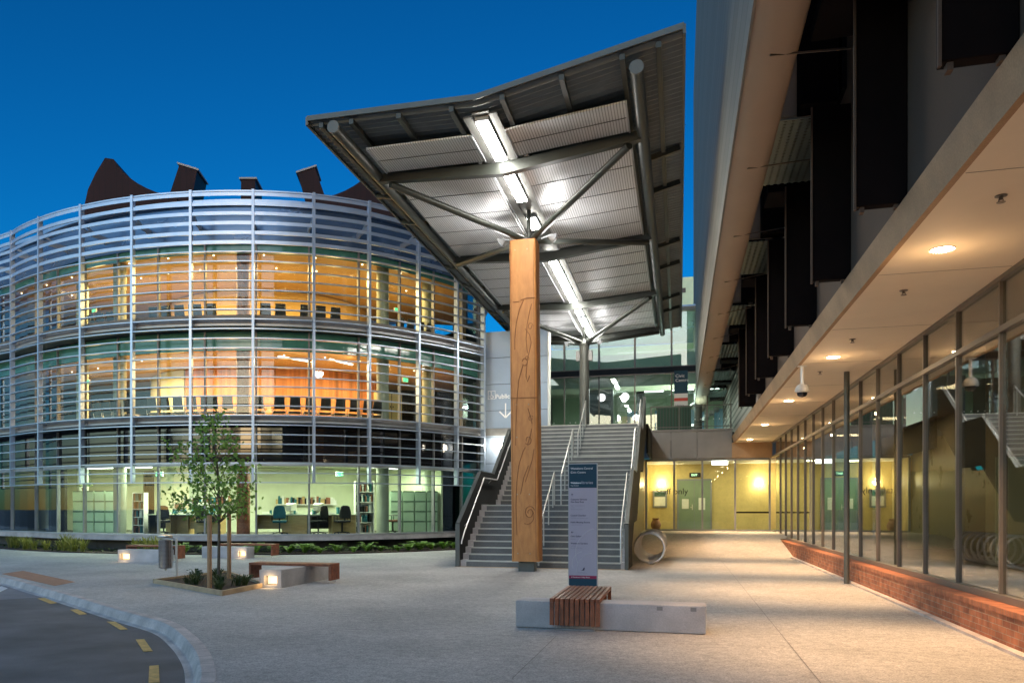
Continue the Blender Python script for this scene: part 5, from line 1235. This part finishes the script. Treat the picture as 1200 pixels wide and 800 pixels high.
zz = lambda y: 1.54+(596-y)*.0145
ptx('Waitakere Central', X0, zz(549.7), .049, M['letter_white']); ptx('Civic Centre', X0, zz(554.2), .049, M['letter_white'])
ptx('Waitakere', X0, zz(566.3), .040, M['letter_white'], bold=.0012); ptx('City Council', X0, zz(569.2), .026, M['letter_white']); ptx('libraries', -.03, zz(566.6), .062, M['sign_ghost'])
def parrow(x, z, ang):
    mb = MB(pm); c = Vector((x, -.0213, z)); d = Vector((math.cos(R(ang)), 0, math.sin(R(ang)))); n = Vector((-d.z, 0, d.x))
    mb.beam(c-d*.018, c+d*.018, .002, .007, up=n); mb.beam(c+d*.018, c+d*.002+n*.016, .002, .007, up=n); mb.beam(c+d*.018, c+d*.002-n*.016, .002, .007, up=n); mb.build('arrow', M['ink'], py)
parrow(X0+.025, zz(579.5), 90)
for s, y, sz in (('Customer Services', 585.6, .036), ('One Stop Shop', 588.5, .036), ('Council Chamber', 604.4, .036), ('Public Meeting Rooms', 612.4, .036), ('Civic Gallery', 628.8, .036), ('Waitakere Gardens', 637.1, .036)):
    ptx(s, X0, zz(y), sz, M['ink'], bold=.0008)
for s, y in (('Rates, consents and permits', 592.6), ('Licences', 594.8), ('Payments and enquiries', 597), ('Councillors and committee rooms', 607), ('Ground and first floor', 615), ('Level one', 631.6), ('Lower level', 639.6), ('Car park and bus stop', 642)):
    ptx(s, X0, zz(y), .021, M['ink_pale'])
parrow(X0+.03, zz(623.3), 180)
gh = MB(pm)
for r0, cz, cx_0 in ((.30, .50, .20), (.20, .62, .02), (.42, .80, .30)):
    pts = []
    for k in range(22):
        a = R(100+k*5); x, z = cx_0+r0*math.cos(a), cz+r0*math.sin(a)
        if abs(x) < W2-.02 and .43 < z < 1.3: pts.append((x, -.0206, z))
    if len(pts) > 2: gh.path(pts, .006, 4)
gh.build('swirl', M['sign_ghost'], py)
em = MB(pm); em.prism([(-.03, -.021, zz(667.5)), (.0, -.021, zz(667)), (.035, -.021, zz(664)), (.028, -.021, zz(667.5)), (.01, -.021, zz(668))], (0, -.0008, 0)); em.prism([(-.005, -.021, zz(666.6)), (.03, -.021, zz(663.5)), (.012, -.021, zz(666.6))], (0, -.0006, 0)); em.build('emblem', M['ink'], py)
ptx('www.waitakere.govt.nz', -.115, zz(671), .02, M['ink_pale']); ptx('6 Henderson Valley Road', X0+.01, .374, .030, M['letter_white'])

# ================================================================== CYCLE COIL
c0 = unS(ground(760.5, 660.5)); bk_ = thing('cycle_stand', 'stainless steel spiral cycle stand on the paving beside the stair', 'cycle stand', (c0.x, c0.y, 0), frame=SITE)
mb = MB(SITE); RC = .415; pts = []
NT = 9
for k in range(NT*28+1):
    a = 2*math.pi*k/28; pts.append((c0.x+RC*math.sin(a), c0.y+k/28*.52, .44-RC*math.cos(a)*1.0))
mb.path(pts, .031, 8); mb.build('coil', M['steel'], bk_, smooth=True)
mb = MB(SITE)
for k in range(0, NT, 2): mb.tube((c0.x, c0.y+k*.52, 0), (c0.x, c0.y+k*.52, .03), .03, 10)
mb.build('foot', M['steel'], bk_)
mb = MB(SITE); mb.box(c0.x-.03, c0.x+.03, c0.y-.05, c0.y+NT*.52, .004, .012); mb.build('fixing_rail', M['steel'], bk_)

# ================================================================== LITTER BIN
g = Vector((-5.66, 18.5, 0)); bn = thing('litter_bin', 'round brushed steel litter bin hung from a bent post on the left paving', 'litter bin', g)
M['bin_skin'] = perforated('bin_skin', (.48, .46, .45), (.10, .06, .06), .028, ax=(0, 2), rad=.28, rough=.3, metal=.85)
mb = MB(); mb.lathe([(.13, .26), (.148, .28), (.148, .84), (.152, .85), (.152, .875), (.14, .875), (.135, .80)], g, 28); mb.build('drum', M['bin_skin'], bn, smooth=True)
mb = MB(); mb.lathe([(.135, .80), (.001, .80)], g, 28); mb.build('liner', M['black'], bn)
mb = MB(); mb.path([g+Vector((.235, 0, 0)), g+Vector((.235, 0, .86)), g+Vector((.20, 0, .92)), g+Vector((.1, 0, .94)), g+Vector((-.13, 0, .94))], .026, 10); mb.tube(g+Vector((.235,0,.4)), g+Vector((.14,0,.4)), .012, 8); mb.tube(g+Vector((.235,0,.75)), g+Vector((.14,0,.75)), .012, 8); mb.tube(g+Vector((0,0,.21)), g+Vector((0,0,.27)), .03, 10); mb.build('post', M['steel'], bn, smooth=True)
mb = MB(); mb.lathe([(.152, .93), (.165, .94), (.16, .965), (.05, .985), (.001, .985)], g, 28); mb.build('lid', M['steel'], bn, smooth=True)

# ================================================================== TREE BED
A_, B_, C_, D_ = ground(181, 683), ground(260, 697.5), ground(309, 687.5), Vector((-4.75, 20.2, 0))
bp4 = [A_, B_, C_, D_]
mb = MB(); mb.prism([p.xy.to_3d()+Vector((0, 0, .005)) for p in bp4], (0, 0, .04)); soil = mb.build('soil_bed', M['soil'], kind='structure')
ed = thing('bed_edging', 'pale timber edging round the soil bed of the young tree', 'edging', A_)
for i in range(4):
    mb = MB(); p, q = bp4[i], bp4[(i+1) % 4]; d = (q-p).normalized()*.03; mb.beam(p-d+Vector((0,0,.045)), q-d*1.2+Vector((0,0,.045)), .05, .09); mb.build('board', M['edging'], ed)
TB = Vector((-4.27, 17.5, .04))
for lb, gx, h in (('left timber stake supporting the young tree', ground(245.5, 691), 1.42), ('right timber stake behind the young tree stem', ground(268.5, 680), 1.52)):
    mb = MB(); mb.tube(gx+Vector((0,0,.02)), gx+Vector((0,0,h)), .045, 12); o = mb.build('tree_stake', M['stake'], label=lb, cat='stake', group='stakes beside the young tree', smooth=True)
rt = random.Random(11)
tree = thing('young_tree', 'slender young broadleaf tree tied between two timber stakes', 'tree', TB)
def wp(px, y, dy=0.0): d = 17.5+dy; return Vector(((px-500)/1000*d, d, EYE+(596-y)/1000*d))
stem = [TB, wp(256.5, 640), wp(257, 600), wp(256, 560), wp(252, 525), wp(251, 500), wp(250.5, 480)]
mb = MB(); mb.path(stem, [.034, .030, .027, .022, .015, .010, .004], 10); mb.build('trunk', M['bark'], tree, smooth=True)
tips = [(199,518),(206,535),(213,556),(196,577),(203,588),(217,600),(228,598),(221,540),(227,515),(233,500),(242,488),(259,487),(268,503),(277,517),(272,538),(281,560),(287,538),(296,542),(300,566),(296,588),(288,600),(276,595),(262,598),(246,600),(236,583),(243,560),(262,575),(254,545),(240,530),(262,520),(285,578),(231,568),(248,512),(268,560)]
limbs = MB(); leaves = MB()
def leaf(c, s):
    n = Vector((rt.gauss(0,1), rt.gauss(0,1), rt.gauss(0,1)+.5)).normalized(); a = n.orthogonal().normalized(); a.rotate(Matrix.Rotation(rt.uniform(0,6.28), 3, n)); b = n.cross(a)
    fold = n*s*.25
    leaves.add([c-a*s, c-a*s*.35+b*s*.75+fold, c+a*s*.1+b*s*.45+fold*.5, c+a*s*.35+b*s*.7+fold, c+a*s*1.05, c+a*s*.35-b*s*.7+fold, c+a*s*.1-b*s*.45+fold*.5, c-a*s*.35-b*s*.75+fold], [(0,1,2,4),(2,3,4),(0,4,6,7),(4,5,6)])
for i, (px, y) in enumerate(tips):
    dy = rt.uniform(-.75, .75)*(1.0 if y > 500 else .4); tip = wp(px, y, dy)
    hz = min(max(tip.z-.35-abs(px-254)*.012, 1.25), 3.3)
    # foot of the limb on the stem
    for p, q in zip(stem, stem[1:]):
        if p.z <= hz <= q.z: foot = p.lerp(q, (hz-p.z)/(q.z-p.z)); break
    mid = foot.lerp(tip, .55)+Vector((0, 0, .10)); pts = [foot, foot.lerp(mid, .5)+Vector((0,0,.02)), mid, tip]
    limbs.path(pts, [.010, .008, .006, .002], 5)
    L_ = (tip-foot).length; n = int(24+L_*32)
    for k in range(n):
        t = rt.uniform(.30, 1.0)**.7; p = foot.lerp(tip, t)+Vector((0, 0, .10*math.sin(math.pi*t)))
        s_ = .11+.05*rt.random(); c = p+Vector((rt.gauss(0, s_*.75), rt.gauss(0, s_*.75), rt.gauss(0, s_*.65))); leaf(c, rt.uniform(.028, .050))
    for k in range(3):
        t = rt.uniform(.45, .9); p = foot.lerp(tip, t)+Vector((0,0,.08)); limbs.path([p, p+Vector((rt.gauss(0,.12), rt.gauss(0,.12), rt.uniform(0,.18)))], [.004, .0015], 4)
limbs.build('branch', M['bark'], tree, smooth=True); leaves.build('crown', M['leaf'], tree, recalc=False)

# ================================================================== PLANTS
def tuft(name, n, h, spread, w, m, seed, lean=1.0):
    r_ = random.Random(seed); mb = MB()
    for k in range(n):
        a = r_.uniform(0, 6.283); l = h*r_.uniform(.6, 1.1); b0 = Vector((r_.gauss(0, spread*.12), r_.gauss(0, spread*.12), 0)); out = Vector((math.cos(a), math.sin(a), 0)); sd = Vector((-out.y, out.x, 0))*w; ln = spread*r_.uniform(.3, 1.1)*lean
        p = [b0, b0+out*ln*.35+Vector((0,0,l*.6)), b0+out*ln*.75+Vector((0,0,l*.92)), b0+out*ln*1.15+Vector((0,0,l*.9))]
        mb.add([p[0]-sd*.6, p[0]+sd*.6, p[1]+sd, p[1]-sd, p[2]+sd*.7, p[2]-sd*.7, p[3]], [(0,1,2,3),(3,2,4,5),(5,4,6)])
    return mb
def broad(name, n, h, spread, seed):
    r_ = random.Random(seed); mb = MB()
    for k in range(n):
        a = r_.uniform(0, 6.283); out = Vector((math.cos(a), math.sin(a), 0)); sd = Vector((-out.y, out.x, 0)); l = spread*r_.uniform(.6, 1.15); hh = h*r_.uniform(.6, 1.1); w = l*.26
        p = lambda t: out*l*t+Vector((0,0,hh*math.sin(min(1, t*1.25)*math.pi*.62)))
        for q in range(5):                       # pinnate leaflets read as a broad frond
            t0, t1 = q/5+.04, (q+1)/5; w0, w1 = w*math.sin(math.pi*(t0*.9+.1)), w*math.sin(math.pi*min(1, t1*.9+.1))
            mb.add([p(t0)-sd*w0+Vector((0,0,.01)), p(t0), p(t1), p(t1)-sd*w1*.9+Vector((0,0,.01))], [(0,1,2,3)]); mb.add([p(t0)+sd*w0+Vector((0,0,.01)), p(t0), p(t1), p(t1)+sd*w1*.9+Vector((0,0,.01))], [(0,1,2,3)])
    return mb
def place_meshes(protos, m, spots, name, cat, labels, group):
    me = []
    for i, pb in enumerate(protos):
        o = pb.build(name, m, origin=(0,0,0), recalc=False); me.append(o.data); bpy.data.objects.remove(o)
    r_ = random.Random(len(spots))
    for (p, s), lb in zip(spots, labels):
        o = bpy.data.objects.new(name, r_.choice(me)); col.objects.link(o); o.location = p; o.rotation_euler = (0, 0, r_.uniform(0, 6.28)); o.scale = (s, s, s*r_.uniform(.85, 1.15)); props(o, lb, cat, group)
num = ['first','second','third','fourth','fifth','sixth','seventh','eighth','ninth','tenth','eleventh','twelfth','thirteenth','fourteenth','fifteenth','sixteenth','seventeenth','eighteenth','nineteenth','twentieth','twenty-first','twenty-second']
rs = random.Random(4)
spots = []
for a in (-52,-49,-45.5,-42,-39.5,-36,-33,-31,-27.5,-25): spots.append((Q(a, .02+rs.uniform(-.2,.2), .02), rs.uniform(.8, 1.15)))
for a in (-13.5,-11.5,-9.5): spots.append((Q(a, .05, .02), rs.uniform(.9, 1.15)))
place_meshes([tuft('t', 70, .52, .42, .011, None, s_) for s_ in (1, 2, 3)], M['grass_blade'], spots, 'tussock_grass', 'tussock grass', [f'{num[i]} yellow green grass tussock from the left under the round facade' for i in range(13)], 'grass tussocks under the round facade')
spots = []; an = [-4,-.5,2.5,5.5,8,11,13.5,16,18.5,21.5,24.5,27,30,33,35.5,38.5,41.5,44.5,47.5]
for a in an: spots.append((Q(a, .10+rs.uniform(-.15,.15), .02), rs.uniform(.7, 1.25)))
place_meshes([broad('b', 15, .26, .42, s_) for s_ in (5, 6, 7)], M['fern_leaf'], spots, 'leafy_plant', 'plant', [f'{num[i]} bright leafy plant from the left in the bed right of the tree' for i in range(len(an))], 'leafy plants under the round facade')
mb = MB(); ring(mb, -100, 62, .42, GL-.3, .002, .03); mb.build('planting_bed', M['soil'], kind='structure')
r_ = random.Random(9); gc = MB()
for k in range(900):
    a = r_.uniform(-60, 56); c = Q(a, r_.uniform(-1.3, .38), .04+r_.random()*.10); e1 = Vector((r_.gauss(0,1), r_.gauss(0,1), r_.gauss(0,.4))).normalized()*.06; e2 = e1.cross(Vector((r_.gauss(0,.4), r_.gauss(0,.4), 1))).normalized()*.035; gc.quad(c-e1, c-e2, c+e1, c+e2)
gc.build('ground_cover', M['ground_leaf'], label='dark low ground cover filling the facade bed', cat='ground cover', kind='stuff', recalc=False)
spots = []
for k in range(13):
    t, s_ = rs.uniform(.12, .88), rs.uniform(.15, .85); p = A_.lerp(B_, t).lerp(D_.lerp(C_, t), s_); p.z = .045; spots.append((p, rs.uniform(.6, 1.0)))
place_meshes([tuft('t', 44, .27, .36, .010, None, s_) for s_ in (21, 22)]+[broad('b', 12, .2, .2, 31)], M['ground_leaf'], spots, 'low_plant', 'plant', ['dark straggly low plant in the soil around the young tree']*13, 'straggly plants in the tree bed')
# dark trees across the street behind the viewer, seen mirrored in the dark panes
def far_tree(x, y, h, w, lb, seed):
    r_ = random.Random(seed); t = thing('street_tree', lb, 'tree', (x, y, -.1), group='trees across the street'); mb = MB(); mb.path([(x, y, -.1), (x+.1, y, h*.35), (x, y+.1, h*.7)], [.28, .2, .08], 8); mb.build('trunk', M['bark'], t)
    mb = MB()
    cl = [Vector((x+r_.gauss(0, w*.4), y+r_.gauss(0, w*.4), h*r_.uniform(.4, .95))) for _ in range(26)]
    for c in cl:
        for k in range(45):
            p = c+Vector((r_.gauss(0, .7), r_.gauss(0, .7), r_.gauss(0, .5))); e1 = Vector((r_.gauss(0,1), r_.gauss(0,1), r_.gauss(0,1))).normalized()*.3; e2 = e1.orthogonal().normalized()*.2; mb.quad(p-e1, p-e2, p+e1, p+e2)
    mb.build('crown', M['leaf'], t, recalc=False)

for i, (x, y, h, w, lb) in enumerate(((-34,-16,9,3.2,'leftmost tree across the street, mirrored in the far left panes'),(-24,-22,11,3.6,'second tree across the street, behind the viewer at left'),(-13,-25,9,3.0,'third tree across the street, mirrored in the round facade'),(-2,-26,12,3.8,'tall tree across the street straight behind the viewer'),(9,-24,10,3.2,'tree across the street behind the viewer at right'),(-44,-6,10,3.4,'tree at the far left end of the street'))):
    far_tree(x, y, h, w, lb, 40+i)
sb = thing('sky_screen_block', 'plain dark shop building across the street behind the viewer', 'building', (0, -36, -.15))  # unseen block, added to keep the bright low sky out of reflections
mb = MB(); mb.box(-50, 40, -46, -34, -.15, 7.5); mb.build('wall', M['upper_wall'], sb)
mb = MB(); mb.box(-51, 41, -47, -33.4, 7.51, 8.0); mb.build('roof', M['concrete_dark'], sb)
for k in range(12):
    mb = MB(); mb.box(-46+k*7.2, -42+k*7.2, -33.99, -33.9, .6, 3.0); mb.build('window', M['black_glass'], sb)
# kerb joints
kj = MB()
for i in range(18, len(kc)-30, 3):
    p = offs(kc, .0)[i]; q = offs(kc, .155)[i]; r0 = offs(kc, .20)[i]
    t = (kc[i+1]-kc[i-1]).normalized()*.006
    kj.quad((p.x-t.x, p.y-t.y, .0075), (q.x-t.x, q.y-t.y, .0045), (q.x+t.x, q.y+t.y, .0045), (p.x+t.x, p.y+t.y, .0075))
kj.build('kerb_joints', M['joint'], kind='structure', recalc=False)
